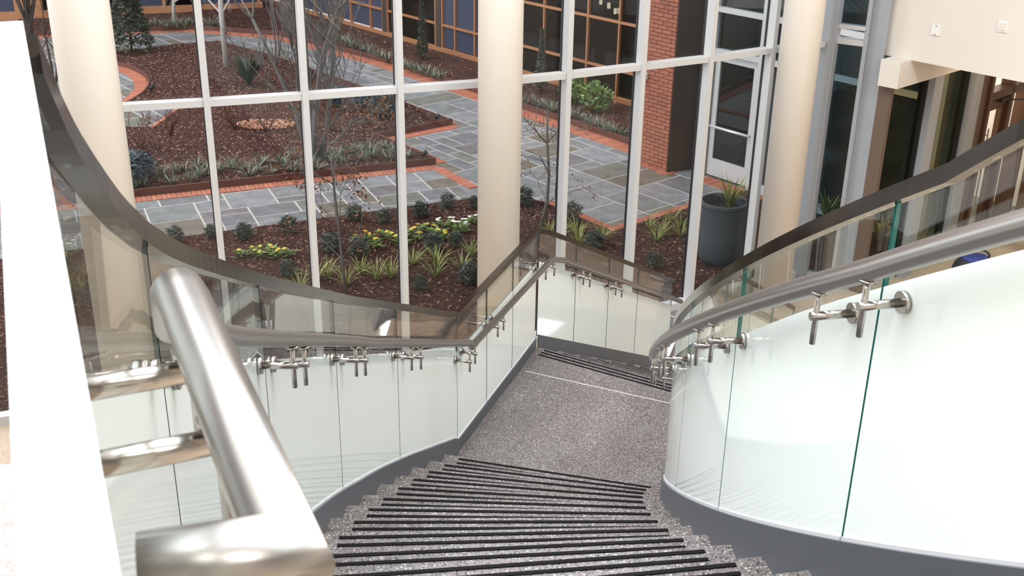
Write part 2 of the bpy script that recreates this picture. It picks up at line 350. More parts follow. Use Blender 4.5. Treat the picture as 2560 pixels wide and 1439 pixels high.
# ------------------------------------------------------------------ balustrades
def interp(tab, x):
    if x <= tab[0][0]: return tab[0][1]
    for (x0, y0), (x1, y1) in zip(tab[:-1], tab[1:]):
        if x <= x1: return lerp(y0, y1, (x - x0) / (x1 - x0))
    return tab[-1][1]
def rail_h(t):                       # top rail height above the nosing line, with the gooseneck at the top floor
    return interp([(0.5, 1.175), (3, 1.193), (6, 1.193), (10, 1.18), (13.5, 1.175), (14, 1.18), (14.5, 1.20), (15, 1.24), (15.25, 1.262), (15.5, 1.30), (15.7, 1.345), (16, 1.30)], t)
def build_guard(root, segs, side, skirt_h, milk_h, cap_pts, capw=0.042, caph=0.05, thick=0.012, edge=None):
    edge = edge or m_gedge
    """segs: list of panels, each (plan points, reference heights, rail heights)"""
    for pts, ref, rh in segs:
        # frosted lower band and clear upper band share one panel
        m = MB(); th = thick * side
        lo = [r + skirt_h for r in ref]; mi_ = [r + (milk_h(r) if callable(milk_h) else milk_h) for r in ref]; hi = [r + h - caph * 0.5 for r, h in zip(ref, rh)]
        m.wall(pts, mi_, hi, th, 0, True, 0.0, 1)
        g = m.build('glass_panel', [m_clear, edge], root)
        m = MB(); m.wall(pts, lo, mi_, th, 0, True, 0.0, 1, 1); tag(m.build('frosted_band', [m_milk, edge], g), 'milky white lower band')
        m = MB(); m.wall(pts, [z - 0.012 for z in lo], [z + 0.006 for z in lo], 0.026 * side, 0, True, -0.005 * side); m.build('base_channel', m_chan, g)
    m = MB()
    for run in cap_pts:
        k = len(run); b = len(m.v)
        for i, p in enumerate(run):
            p = Vector(p); a = Vector(run[max(i - 1, 0)]); c = Vector(run[min(i + 1, k - 1)])
            d1 = Vector((p - a).to_2d()); d2 = Vector((c - p).to_2d())
            d1 = d1.normalized() if d1.length > 1e-6 else d2.normalized(); d2 = d2.normalized() if d2.length > 1e-6 else d1
            t = (d1 + d2).normalized(); s_ = 1 / max(0.5, t.dot(d2)); n = Vector((-t.y, t.x, 0)) * capw / 2 * s_; z = Vector((0, 0, caph / 2)); ce = Vector((0, 0, 0))
            m.v += [tuple(p + n - z), tuple(p - n - z), tuple(p - n + z), tuple(p + n + z)]
        for i in range(k - 1):
            for j in range(4):
                j2 = (j + 1) % 4; a = b + 4 * i; m.f.append((a + j, a + j2, a + 4 + j2, a + 4 + j)); m.m.append(0); m.sm.append(False)
        m.f.append((b, b + 1, b + 2, b + 3)); m.f.append((b + 4 * k - 1, b + 4 * k - 2, b + 4 * k - 3, b + 4 * k - 4)); m.m += [0, 0]; m.sm += [False, False]
    return m.build('top_rail', m_cap, root)

gl = empty('glass_balustrade', (-0.6, 5.0, 0), 'long left balustrade of frosted and clear glass panels following the outer side of the stairs', 'balustrade', 'stair balustrades')
joints = [0.12, 3.6, 7.0, 10.45, 13.9, 16.0, 18.5, 20.9]
segs = []
for a, b in zip(joints[:-1], joints[1:]):
    T, P = lline(a + 0.012, b - 0.012); segs.append((P, [left_ref(t) for t in T], [rail_h(t) for t in T]))
def flat(p, q, t0, t1): return [(lerp(p[0], q[0], t), lerp(p[1], q[1], t)) for t in (t0, t1)]
for a, b in ((0.004, 0.33), (0.336, 0.66), (0.666, 0.995)):
    segs.append((flat(K, KINK, a, b), [Z0, Z0], [1.195, 1.195]))
for a, b in ((-0.05, 1.9), (1.93, 3.9), (3.93, 5.9), (5.93, 8.6)):
    ks = [b, (a + b) / 2, a]; segs.append(([Lf(k) for k in ks], [Z0 - RISE * k for k in ks], [1.195 - max(0, 0.05 - k * 0.05)] * 3))
T = [15.72, 15.6, 15.45, 15.3] + [15.2 - 0.2 * i for i in range(80)]; T = [t for t in T if t > 0.15]
cap = [(*L(t), left_ref(t) + rail_h(t)) for t in T] + [(*KINK, Z0 + 1.195), (*K, Z0 + 1.195)] + [(*Lf(k), Z0 + 1.195 - RISE * k) for k in (0.5, 2, 4, 6.0, 8.6)]
build_guard(gl, segs, -1, 0.105, 0.872, [cap], thick=0.010, edge=m_gjoint)
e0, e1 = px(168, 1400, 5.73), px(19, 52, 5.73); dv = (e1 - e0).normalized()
m = MB(); m.bar(e0 - dv * 1.2 - Vector((0, 0, 0.026)), e1 - Vector((0, 0, 0.026)), 0.035, 0.05); tag(m.build('level_rail', m_rail_glare, gl), 'level steel rail along the top floor with sky glare in its colour')

gr = empty('glass_balustrade', (1.0, 4.5, 0), 'right balustrade of frosted and clear glass panels curving around the inner side of the stairs', 'balustrade', 'stair balustrades')
segs = []
jr = [0.0, 4.4, 7.0, 10.2, 13.4, 16.0, 18.0]
def right_ref(t): return zn(min(t, TOPN))
def rrail(t): return 1.20 if t < 14 else 1.20 + min(t - 14, 2) * 0.06
for a, b in zip(jr[:-1], jr[1:]):
    n = max(2, int((b - a) * 4)); T = [b - 0.014 - (b - a - 0.028) * i / n for i in range(n + 1)]
    segs.append(([Rr(t) for t in T], [right_ref(t) for t in T], [rrail(t) for t in T]))
segs.append(([Rr(0), (1.42, 7.72), (1.62, 8.2), NR0], [Z0] * 4, [1.2] * 4))
for a, b in ((0.03, 1.9), (1.93, 3.9), (3.93, 6.0)):
    ks = [a, (a + b) / 2, b]; segs.append(([Rf(k) for k in ks], [Z0 - RISE * k for k in ks], [1.2] * 3))
T = [18 - 0.2 * i for i in range(91)]
cap = [(*Rr(t), right_ref(t) + rrail(t)) for t in T] + [(1.42, 7.72, Z0 + 1.2), (1.62, 8.2, Z0 + 1.2), (*NR0, Z0 + 1.2)] + [(*Rf(k), Z0 + 1.2 - RISE * k) for k in (1, 3, 6)]
build_guard(gr, segs, -1, 0.135, lambda r: interp([(3.2, 0.90), (3.4, 0.915), (3.6, 0.93), (4.0, 0.945), (4.4, 0.958)], r), [cap], thick=0.013)

# ------------------------------------------------------------------ handrails
def inset(fn, t, d, side):
    a, b = Vector(fn(t - 0.05)), Vector(fn(t + 0.05)); u = (b - a).normalized(); n = Vector((u.y, -u.x)) * side
    p = Vector(fn(t)) + n * d; return (p.x, p.y), n
def bracket(root, gp, n, ztube, zarm, d=0.12):
    """glass disc, arm and post under the tube; gp plan point on the glass, n unit normal towards the stair"""
    g = Vector((gp[0], gp[1], zarm)); nn = Vector((n.x, n.y, 0))
    m = MB(); m.tube([g - nn * 0.034, g + nn * -0.02], 0.030, 18); m.tube([g + nn * 0.002, g + nn * 0.016], 0.030, 18); b = m.build('glass_clamp', m_steel2, root)
    m = MB(); m.tube([g + nn * 0.014, g + nn * (d + 0.016)], 0.0125, 14); m.build('arm', m_steel2, b)
    p = g + nn * d
    m = MB(); m.tube([(p.x, p.y, zarm - 0.085), (p.x, p.y, ztube - 0.012)], 0.0085, 12); m.tube([(p.x, p.y, ztube - 0.032), (p.x, p.y, ztube - 0.024)], 0.022, 14); m.build('post', m_steel2, b)
IN = 0.12
hl = empty('handrail', (-0.4, 3.0, 0), 'left round steel handrail with a mitred return end close in the foreground', 'handrail', 'round steel handrails')
def hh_l(t):
    if t <= 14: return 0.955
    if t <= 16.0: return lerp(0.955, 1.11, min(1, (t - 14) / 2.0))
    return 1.11
tube = []
c0 = px(716, 1372, 5.51); ret = px(350, 1428, 5.51)
tube.append(tuple(ret)); tube.append(tuple(c0))
far = px(440, 700, 5.51)
dv = (far - c0).normalized(); tube += [tuple(c0.lerp(far, 0.5)), tuple(far - dv * 0.06), tuple(far - dv * 0.02 - Vector((0, 0, 0.006))), tuple(far + dv * 0.03 - Vector((0, 0, 0.03)))]
for t in [x * 0.25 for x in range(61, 0, -1)]:
    p, n = inset(L, t, IN, -1); tube.append((*p, zn(t) + 0.955))
kin = Vector((0.115, -0.045)); kp = Vector(KINK) + kin
kn = Vector((K[1] - KINK[1], -(K[0] - KINK[0]))).normalized()
kk = Vector(K) + kn * IN + Vector((0.02, -0.06))
zL = Z0 + 0.955
tube += [(kp.x, kp.y, zL), (kk.x, kk.y, zL)]
ln = Vector((LDIR.y, -LDIR.x))
for k in (0.6, 2, 4, 6.2, 8.6):
    p = Vector(Lf(k)) + ln * IN; tube.append((p.x, p.y, zL - RISE * k))
m = MB(); m.tube(tube, 0.027, 24); m.build('tube', m_steel, hl)
for j in (3.6, 7.0, 10.45, 13.9):
    for d in (-0.28, 0.28):
        p, n = inset(L, j + d, IN, -1); zt = zn(j + d) + hh_l(j + d); bracket(hl, L(j + d), n, zt, zt - 0.10)
for t in (17.55, 17.15):
    p, n = inset(L, t, IN, -1); bracket(hl, L(t), n, 5.51, 5.51 - 0.05, 0.13)
for q in (0.04, 0.30, 0.37, 0.95):
    gp = Vector(KINK).lerp(Vector(K), q); bracket(hl, gp, kn, zL, zL - 0.10)
gp = L(0.3); p, n = inset(L, 0.4, IN, -1); bracket(hl, gp, n, zL, zL - 0.10)
for k in (0.15, 1.72, 2.1, 3.7, 4.1):
    bracket(hl, Lf(k), ln, zL - RISE * k, zL - RISE * k - 0.10)

hr = empty('handrail', (1.0, 4.0, 0), 'right round steel handrail sweeping along the inner glass wall', 'handrail', 'round steel handrails')
tube = []
for t in [x * 0.25 for x in range(17 * 4, -1, -1)]:
    p, n = inset(Rr, t, IN, 1); tube.append((*p, right_ref(t) + 0.98 + max(0, min(t - 13.7, 3)) * 0.016))
for c in ((1.32, 7.77), (1.52, 8.26)): tube.append((*c, Z0 + 1.0))
rn = Vector((-LDIR.y, LDIR.x))
for k in (0, 1, 3, 6.2):
    p = Vector(Rf(k)) + rn * IN; tube.append((p.x, p.y, Z0 + 1.0 - RISE * k))
m = MB(); m.tube(tube, 0.031, 24); m.build('tube', m_steel, hr)
for j in (4.4, 7.0, 10.2, 13.4):
    for d in (-0.33, 0.33):
        p, n = inset(Rr, j + d, IN, 1); zt = zn(j + d) + 0.98; bracket(hr, Rr(j + d), n, zt, zt - 0.10)
for t in (0.4, 2.2):
    p, n = inset(Rr, t, IN, 1); zt = zn(t) + 1.0; bracket(hr, Rr(t), n, zt, zt - 0.10)

# ------------------------------------------------------------------ room shell
FAC = [(-9.5, 7.6), (-7.6, 8.75), (-5.75, 9.75), (-4.85, 10.13), (-3.93, 10.5), (-3.03, 10.78), (-2.13, 11.10), (-1.21, 11.44), (-0.30, 11.78), (0.54, 12.2), (1.40, 12.68), (2.24, 13.16), (3.085, 13.72), (3.93, 14.2)]
JL, JR, W0 = (4.36, 13.93), (4.50, 13.72), (4.6, 13.62)
wu = Vector((0.7244, 0.6894))
def Wp(t, d=0.0): p = Vector(W0) + wu * t; q = Vector((-wu.y, wu.x)) * d; return (p.x + q.x, p.y + q.y)
m = MB(); m.prism([(-9.5, -4), (11, -4), (11, 20.0), Wp(6.6)] + [W0, JR, JL] + FAC[:10:-1] + [(2.06, 12.56), Rf(9.0), Rf(5.96), Lf(5.96), (2.0, 12.52), (2.2, 13.12)] + FAC[10::-1], -0.25, 0.0)
tag(m.build('floor', m_lobby), kind='structure')
m = MB(); m.prism([Lf(5.8), Rf(5.8), Rf(12), Lf(12)], -0.9, -0.61); tag(m.build('floor', m_lobby), kind='structure')
m = MB()
Ls = [L(t) for t in (21, 20, 19, 18, 17, 16.2)]
m.prism([(-6, -3)] + [(0.3, -3)] + [(p[0] - 0.02, p[1]) for p in Ls] + [(-1.0, 2.45), (-6, 2.45)], 4.1, 4.4)
tag(m.build('floor', m_terr_l), kind='structure')
m = MB(); m.prism([(0.3, -3), (2.6, -3), (2.6, 1.2), Rr(16), L(16)] + [L(t) for t in (17, 18, 19, 20, 21)], 4.15, 4.399)
tag(m.build('floor', m_lobby), kind='structure')

m = MB(); ZR = 9.0; hole = [(-6.5, 0.3), (4.2, 0.3), (4.2, 9.3), (-6.5, 9.3)]; outer = [(-9.6, -4.1), (9.0, -4.1), (9.0, 15), (-9.6, 15)]
for i in range(4):
    j = (i + 1) % 4; a, b, c, d = outer[i], outer[j], hole[j], hole[i]; m.prism([a, b, c, d], ZR, ZR + 0.3)
tag(m.build('ceiling', m_ceil), kind='structure')
m = MB(); m.prism([(-9.6, -4.2), (9.0, -4.2), (9.0, -4.0), (-9.6, -4.0)], 0, ZR); tag(m.build('wall_back', m_cream), kind='structure')
m = MB(); m.prism([(-9.7, -4.0), (-9.5, -4.0), (-9.5, 7.6), (-9.7, 7.6)], 0, ZR); tag(m.build('wall_left', m_cream), kind='structure')
m = MB(); m.prism([(8.9, -4.0), (9.1, -4.0), (9.1, 8.7), (8.9, 8.7)], 0, ZR); tag(m.build('wall_side', m_cream), kind='structure')

m = MB(); m.wall([(9.0, 8.6), (10.9, 8.6), (10.9, 19.9)], [0] * 3, [3.3] * 3, 0.12, smooth=False); tag(m.build('wall_corridor', m_cream), kind='structure')
# curtain wall
w1 = tag(empty('window_1', (0, 12, 0)), 'curved curtain wall of white metal frames facing the garden', kind='structure')
TOPZ = 9.0; TR = 3.22
def fnorm(i):
    a = Vector(FAC[max(i - 1, 0)]); b = Vector(FAC[min(i + 1, len(FAC) - 1)]); u = (b - a).normalized(); return u, Vector((u.y, -u.x))
for i in range(len(FAC)):
    u, n = fnorm(i); p = Vector(FAC[i])
    if i == len(FAC) - 1: continue
    m = MB(); c = p + n * 0.03; m.box((c.x, c.y, TOPZ / 2), (0.062, 0.15, TOPZ), ux=(u.x, u.y, 0)); mu = m.build('mullion', m_alum, w1)
    c = p + n * -0.035
    m = MB(); m.box((c.x, c.y, TOPZ / 2), (0.082, 0.03, TOPZ), ux=(u.x, u.y, 0)); m.build('gasket', m_gask, mu)
for i in range(len(FAC) - 1):
    a, b = Vector(FAC[i]), Vector(FAC[i + 1]); u = (b - a).normalized(); n = Vector((u.y, -u.x))
    for z, h in ((TR - 0.03, 0.066), (0.05, 0.10), (6.23, 0.066), (TOPZ - 0.04, 0.08)):
        m = MB(); p = a + u * 0.03 + n * 0.02; q = b - u * 0.03 + n * 0.02; m.bar((p.x, p.y, z), (q.x, q.y, z), 0.13, h); m.build('transom', m_alum, w1)
    for z0, z1 in ((0.10, TR - 0.063), (TR + 0.003, 6.2), (6.26, TOPZ - 0.08)):
        m = MB(); p = a + u * 0.025 - n * 0.03; q = b - u * 0.025 - n * 0.03
        m.quad((p.x, p.y, z0), (q.x, q.y, z0), (q.x, q.y, z1), (p.x, p.y, z1)); m.build('pane', m_win, w1)
# corner post, return bay and jamb
w2 = tag(empty('window_2', (4.2, 14, 0)), 'narrow corner bay of the curtain wall beside the right column', kind='structure')
A = Vector(FAC[-1]); Bq = Vector(JL); u = (Bq - A).normalized(); n = Vector((u.y, -u.x)); n = -n if n.y > 0 else n
m = MB(); m.box((A.x - 0.05, A.y - 0.06, TOPZ / 2), (0.11, 0.20, TOPZ), rz=R(35)); m.box((A.x + 0.05, A.y - 0.09, TOPZ / 2), (0.09, 0.16, TOPZ), rz=R(-33)); m.build('corner_post', m_post, w2)
for z, h in ((TR + 0.02, 0.07), (TR + 0.20, 0.05), (0.05, 0.1), (TOPZ - 0.04, 0.08)):
    m = MB(); p = A + u * 0.08; q = Bq; m.bar((p.x, p.y, z), (q.x, q.y, z), 0.12, h); m.build('transom', m_alum, w2)
for z0, z1 in ((0.1, TR - 0.02), (TR + 0.22, TOPZ - 0.08)):
    m = MB(); p = A + u * 0.03; q = Bq; m.quad((p.x, p.y, z0), (q.x, q.y, z0), (q.x, q.y, z1), (p.x, p.y, z1)); m.build('pane', m_tglass, w2)
m = MB(); m.prism([JL, JR, (JR[0] + 0.03, JR[1] + 0.05), (JL[0] + 0.05, JL[1] + 0.1)], 0, TOPZ); m.box((JL[0] - 0.03, JL[1] - 0.01, TOPZ / 2), (0.05, 0.08, TOPZ), rz=R(-35)); m.build('jamb', m_post, w2)
m = MB(); m.prism([JR, (W0[0] + 0.02, W0[1] - 0.02), (W0[0] + 0.08, W0[1] + 0.05), (JR[0] + 0.06, JR[1] + 0.06)], 0, 2.8); tag(m.build('reveal', m_brown, w2), 'brown side reveal')

# corridor window wall
w3 = tag(empty('window_3', (5.5, 14.5, 0)), 'two tall corridor windows between grey posts under the bulkhead', kind='structure')
def wpost(t0, t1, d0, d1, z0, z1, name, ma, par):
    m = MB(); m.prism([Wp(t0, d0), Wp(t1, d0), Wp(t1, d1), Wp(t0, d1)], z0, z1); return m.build(name, ma, par)
def wpane(t0, t1, z0, z1, ma, par, d=0.0):
    m = MB(); p, q = Wp(t0, d), Wp(t1, d); m.quad((*p, z0), (*q, z0), (*q, z1), (*p, z1)); return m.build('pane', ma, par)
for t0, t1 in ((0.86, 1.13), (2.03, 2.31)):
    po = wpost(t0 + 0.04, t1, -0.14, 0.05, 0, 3.1, 'post', m_post, w3); wpost(t0, t0 + 0.045, -0.05, 0.05, 0, 3.1, 'gasket', m_gask, po)
m_oglass = glass('olive tinted glass', (0.36, 0.31, 0.16), 0.03, 0.0, 0.4)
for t0, t1 in ((0.05, 0.86), (1.13, 2.03)): wpane(t0, t1, 0.1, 3.1, m_oglass, w3); wpost(t0, t1, -0.05, 0.05, 0, 0.1, 'sill', m_alum, w3)
wpost(2.31, 2.72, -0.05, 0.1, 0, 3.1, 'pier_panel', m_brown, w3)
# bronze door and sidelight
d1 = tag(empty('door_1', (7.0, 16.0, 0)), 'bronze framed glass door with a long pull and a transom light', kind='structure')
wpost(2.70, 2.78, -0.10, 0.08, 0, 3.1, 'frame_post', m_bronze, d1); wpost(3.40, 3.50, -0.10, 0.08, 0, 3.1, 'frame_post', m_bronze, d1)
wpost(3.98, 4.22, -0.10, 0.08, 0, 3.1, 'frame_post', m_bronze, d1); wpost(4.85, 4.95, -0.10, 0.08, 0, 3.1, 'frame_post', m_bronze, d1)
wpost(2.78, 4.85, -0.10, 0.08, 2.16, 2.28, 'frame_head', m_bronze, d1)
leaf = wpost(2.78, 2.88, -0.04, 0.03, 0.02, 2.16, 'door_leaf', m_bronze, d1)
for a in ((3.30, 3.40, 0.02, 2.16), (2.88, 3.30, 0.02, 0.2), (2.88, 3.30, 1.98, 2.16)): wpost(a[0], a[1], -0.04, 0.03, a[2], a[3], 'door_rail', m_bronze, leaf)
m_lglass = glass('lobby door glass', (0.86, 0.84, 0.80), 0.05)
wpane(2.88, 3.30, 0.2, 1.98, m_lglass, leaf); wpane(2.78, 3.40, 2.28, 3.1, m_lglass, d1); wpane(3.5, 3.98, 0.05, 2.16, m_lglass, d1); wpane(3.5, 3.98, 2.28, 3.1, m_lglass, d1); wpane(4.22, 4.85, 0.05, 2.16, m_lglass, d1)
m = MB(); p = Wp(2.86, -0.10); m.tube([(*p, 0.6), (*p, 1.75)], 0.012, 10)
for z in (0.7, 1.65): m.tube([(*p, z), (*Wp(2.86, -0.03), z)], 0.009, 8)
tag(m.build('pull_handle', m_steel2, d1), 'long steel pull handle')
m = MB(); a = Wp(3.15, -0.10); b = Wp(3.55, -0.28); c = Wp(3.75, -0.12); m.tube([(*a, 2.12), (*b, 2.10), (*c, 2.02)], 0.012, 8); m.box((*Wp(3.2, -0.08), 2.12), (0.22, 0.07, 0.06), ux=(wu.x, wu.y, 0)); tag(m.build('door_closer', m_dkbrown, d1), 'dark door closer with arm')
wpost(4.95, 7.0, -0.05, 0.1, 0, 3.1, 'side_panel', m_copper, d1)
# vestibule behind the door
m = MB(); m.wall([Wp(2.75, 0.12), Wp(2.75, 2.6), Wp(5.0, 2.6), Wp(5.0, 0.12)], [0] * 4, [3.1] * 4, 0.06, smooth=False); tag(m.build('wall_vestibule', m_white), kind='structure')
m = MB(); m.prism([Wp(2.76, 0.1), Wp(5.0, 0.1), Wp(5.0, 2.6), Wp(2.76, 2.6)], -0.1, 0.015); tag(m.build('floor', m_dfloor), kind='structure')
m = MB(); p = Wp(3.05, 0.6); m.box((*p, 2.55), (0.34, 0.06, 0.16), ux=(wu.x, wu.y, 0)); o = m.build('hanging_sign', m_plate, None, (*p, 2.47)); tag(o, 'blank cream box sign hung behind the glass above the bronze door', 'sign')
# bulkhead, beam and corridor ceiling
BU = Vector((0.646, -0.763)); B0 = Vector((4.42, 14.0))
def Bp(t, d=0.0): p = B0 + BU * t + Vector((0.763, 0.646)) * d; return (p.x, p.y)
m = MB(); m.prism([Bp(-0.02), Bp(7), Bp(7, 0.3), Bp(-0.02, 0.12)], 3.12, 9.0); tag(m.build('wall_right', m_cream), kind='structure')
m = MB(); m.prism([Bp(0, 0.1), Bp(7, 0.1), (13, 14), (13, 20.5), Wp(6.8)], 3.1, 3.3); tag(m.build('ceiling', m_tan), kind='structure')
m = MB(); m.prism([Wp(-0.14, -0.17), Wp(6, -0.17), Wp(6, 0.09), Wp(-0.14, 0.09)], 2.80, 3.12); tag(m.build('trim_1', m_cream), 'cream beam under the bulkhead', kind='structure')
for x, y, inner in ((2341, 75, 0), (2508, 66, 1)):
    d = fwd + rt * ((x - 1280) / F_PX) - up * ((y - 719.5) / F_PX); nb = Vector((-0.763, -0.646, 0)); tt = (Vector((B0.x, B0.y, 0)).dot(nb)) / d.dot(nb); p = Vector((0, 0, 6)) + d * tt
    ob = empty('wall_plate', p + nb * 0.01, 'plain white square socket plate on the cream bulkhead' if not inner else 'framed square wall plate with raised centre, nearer the right edge of the bulkhead', 'wall plate')
    m = MB(); m.box(p + nb * 0.008, (0.125, 0.016, 0.125), ux=(BU.x, BU.y, 0)); m.build('cover', m_plate, ob)
    m = MB()
    if inner: m.box(p + nb * 0.02, (0.08, 0.012, 0.08), ux=(BU.x, BU.y, 0))
    else:
        for dz in (0.05, -0.05): m.tube([p + Vector((0, 0, dz)) + nb * 0.014, p + Vector((0, 0, dz)) + nb * 0.022], 0.008, 8)
    m.build('centre_plate' if inner else 'screw', m_cream if inner else m_steel2, ob)
# columns
def column(x, y, r, label):
    ob = empty('column', (x, y, 0), label, 'column'); n = 64
    m = MB(); m.tube([(x, y, 0), (x, y, 9.0)], r, n); m.build('shaft', m_colm, ob)
    m = MB(); m.tube([(x, y, 0), (x, y, 0.09)], r + 0.012, n); m.build('base_ring', m_alum, ob)
column(-3.507, 9.1, 0.236, 'cream round column nearest the stairs, left of the curtain wall')
column(-0.155, 11.25, 0.226, 'cream round column in the middle of the curtain wall')
column(3.375, 13.36, 0.237, 'cream round column at the right corner of the curtain wall')
# corridor lamps (unseen, put in for the warm tan tone under the bulkhead)
for t, d in ((1.0, 1.6), (3.4, 2.6)):
    la = bpy.data.lights.new('corridor_lamp', 'AREA'); la.energy = 8; la.size = 0.8; la.color = (1, 0.82, 0.6); lo = bpy.data.objects.new('corridor_lamp', la); COL.objects.link(lo); lo.location = (*Wp(t + 0.6, -d * 0.55), 3.05)
la = bpy.data.lights.new('vestibule_lamp', 'AREA'); la.energy = 60; la.size = 0.7; la.color = (1, 0.9, 0.78); lo = bpy.data.objects.new('vestibule_lamp', la); COL.objects.link(lo); lo.location = (*Wp(3.6, 1.3), 3.0)

# blue bag
bp_ = px(2430, 690, 0.1); bag = empty('bag', (bp_.x, bp_.y, 0), 'royal blue and navy nylon bag left on the tan floor behind the right balustrade', 'bag')
def blob(c, s, n=16, k=10, squash=2.6, seed=1, amp=0.04):
    rr = random.Random(seed); m = MB(); b = 0; ph = [rr.uniform(0, 6) for _ in range(6)]
    for i in range(k + 1):
        th = math.pi * i / k
        for j in range(n):
            a = 2 * math.pi * j / n; x, y, z = math.sin(th) * math.cos(a), math.sin(th) * math.sin(a), math.cos(th)
            def sq(v): return math.copysign(abs(v) ** (2 / squash), v)
            w = 1 + amp * (math.sin(3 * a + ph[0] + 2 * th) + math.sin(5 * th + ph[1] + a))
            m.v.append((c[0] + sq(x) * s[0] * w, c[1] + sq(y) * s[1] * w, c[2] + sq(z) * s[2] * w))
    for i in range(k):
        for j in range(n):
            m.f.append((i * n + j, i * n + (j + 1) % n, (i + 1) * n + (j + 1) % n, (i + 1) * n + j)); m.m.append(0); m.sm.append(True)
    return m
blob((bp_.x, bp_.y, 0.20), (0.26, 0.17, 0.20), seed=3, squash=3.2).build('body', m_navy, bag)
blob((bp_.x - 0.01, bp_.y - 0.02, 0.36), (0.19, 0.13, 0.06), seed=5).build('top_flap', m_royal, bag)
m = MB(); m.tube([(bp_.x + 0.02 + 0.17 * math.cos(a), bp_.y + 0.02, 0.38 + 0.10 * math.sin(a)) for a in [i * math.pi / 12 for i in range(13)]], 0.014, 8); m.build('strap', m_navy, bag)

# ------------------------------------------------------------------ garden ground
def in_poly(p, P):
    c = False; n = len(P)
    for i in range(n):
        a, b = P[i], P[(i + 1) % n]
        if (a[1] > p[1]) != (b[1] > p[1]) and p[0] < (b[0] - a[0]) * (p[1] - a[1]) / (b[1] - a[1]) + a[0]: c = not c
    return c
RC, RR = Vector((-11.5, 23.3)), 3.6
def ring(a0, a1, r, n=12): return [(RC.x + r * math.cos(R(a0 + (a1 - a0) * i / n)), RC.y + r * math.sin(R(a0 + (a1 - a0) * i / n))) for i in range(n + 1)]
CENTER = [(-13.5, 13.75), (-6.05, 16.95), (-1.389, 18.917), (-2.60, 20.42), (-1.238, 21.53), (-3.035, 23.82), (-5.9, 27.15), (-7.7, 28.82), (-8.6, 28.35)] + ring(75, -22, RR) + [(-6.75, 22.75), (-6.886, 20.734), (-7.9, 20.75), (-9.3, 20.2), (-13.5, 19.2)]
Fo = [(FAC[i][0], FAC[i][1] + 0.09) for i in range(len(FAC))]
NEAR = Fo + [(4.25, 16.6), (3.86, 17.75), (1.486, 15.709), (0.45, 17.03), (-0.593, 17.146), (-3.137, 15.96), (-4.825, 15.19), (-8.5, 13.6), (-9.5, 12.6)]
F2A = Vector((-4.995, 31.79)); F2u = Vector((0.647, -0.763)); F2n = Vector((-0.763, -0.647))
def F2(t, d=0.0): p = F2A + F2u * t + F2n * d; return (p.x, p.y)
BACK = [F2(-4.5, 0.0), F2(11.6, 0.0), (2.9, 22.3), (2.45, 19.9), (2.07, 20.477), (0.146, 22.85), (-3.03, 26.84), (-6.29, 29.98), (-8.8, 30.65), (-13.0, 29.3), (-13.8, 31.3), (-9.5, 32.8)]
RIGHT = [(4.45, 14.1), (4.78, 13.98), (5.9, 15.05), (5.85, 15.45), (4.9, 16.6), (4.2, 17.35), (4.05, 14.4)]

# paving with individual flagstones
pav = empty('flagstone_paving', (0, 20, 0), 'grey bluestone flagstone paving of rectangular slabs winding between the planting beds', 'paving')
m = MB(); m.prism([(-22, 8), (-9.5, 7.7)] + [(p[0], p[1] + 0.12) for p in FAC[1:]] + [(4.4, 14.2), (4.8, 14.0), (5.95, 15.1), (5.9, 15.42), (3.2, 18.75), (3.3, 19.6), (4.5, 23), (4.5, 40), (-22, 40)], -0.2, -0.003); m.build('mortar_bed', m_mortar, pav)
def clip(P, a, b):                 # keep the part left of a->b
    out = []; n = len(P)
    def s(p): return (b[0] - a[0]) * (p[1] - a[1]) - (b[1] - a[1]) * (p[0] - a[0])
    for i in range(n):
        p, q = P[i], P[(i + 1) % n]; sp, sq = s(p), s(q)
        if sp >= 0: out.append(p)
        if sp * sq < 0: t = sp / (sp - sq); out.append((p[0] + (q[0] - p[0]) * t, p[1] + (q[1] - p[1]) * t))
    return out
def ashlar(x0, x1, y0, y1, u, seed):
    rr = random.Random(seed); nx, ny = int((x1 - x0) / u), int((y1 - y0) / u); used = [[False] * ny for _ in range(nx)]; out = []
    sizes = [(3, 2), (2, 2), (2, 3), (3, 3), (2, 1), (1, 2), (4, 2), (3, 2), (2, 2)]
    for j in range(ny):
        for i in range(nx):
            if used[i][j]: continue
            rr.shuffle(sizes)
            for w, h in sizes + [(1, 1)]:
                if i + w <= nx and j + h <= ny and not any(used[i + a][j + b] for a in range(w) for b in range(h)):
                    for a in range(w):
                        for b in range(h): used[i + a][j + b] = True
                    out.append((x0 + i * u, y0 + j * u, w * u, h * u)); break
    return out
stones = []
def zone(origin, ang, x0, x1, y0, y1, clips, seed, u=0.31):
    ca, sa = math.cos(R(ang)), math.sin(R(ang)); g = 0.015
    for (x, y, w, h) in ashlar(x0, x1, y0, y1, u, seed):
        P = [(x + g, y + g), (x + w - g, y + g), (x + w - g, y + h - g), (x + g, y + h - g)]
        P = [(origin[0] + a * ca - b * sa, origin[1] + a * sa + b * ca) for a, b in P]
        for a, b in clips: P = clip(P, a, b) if P else P
        if len(P) < 3: continue
        c = (sum(p[0] for p in P) / len(P), sum(p[1] for p in P) / len(P))
        ins = [B for B in (CENTER, NEAR, BACK) if in_poly(c, B) and all(in_poly(p, B) for p in P)]
        if ins: continue
        v = Vector((c[0], c[1], -6)); Z = v.dot(fwd); X = 1280 + F_PX * v.dot(rt) / Z; Y = 719.5 - F_PX * v.dot(up) / Z
        if X < -150 or X > 2700 or Y < -120: continue
        stones.append((Z, P))
SPA, SPB = (-0.62, 17.85), (-1.25, 18.8)
d_ = ((SPB[0] - SPA[0]), (SPB[1] - SPA[1]))
lineA = (SPA, (SPA[0] + d_[0], SPA[1] + d_[1]))
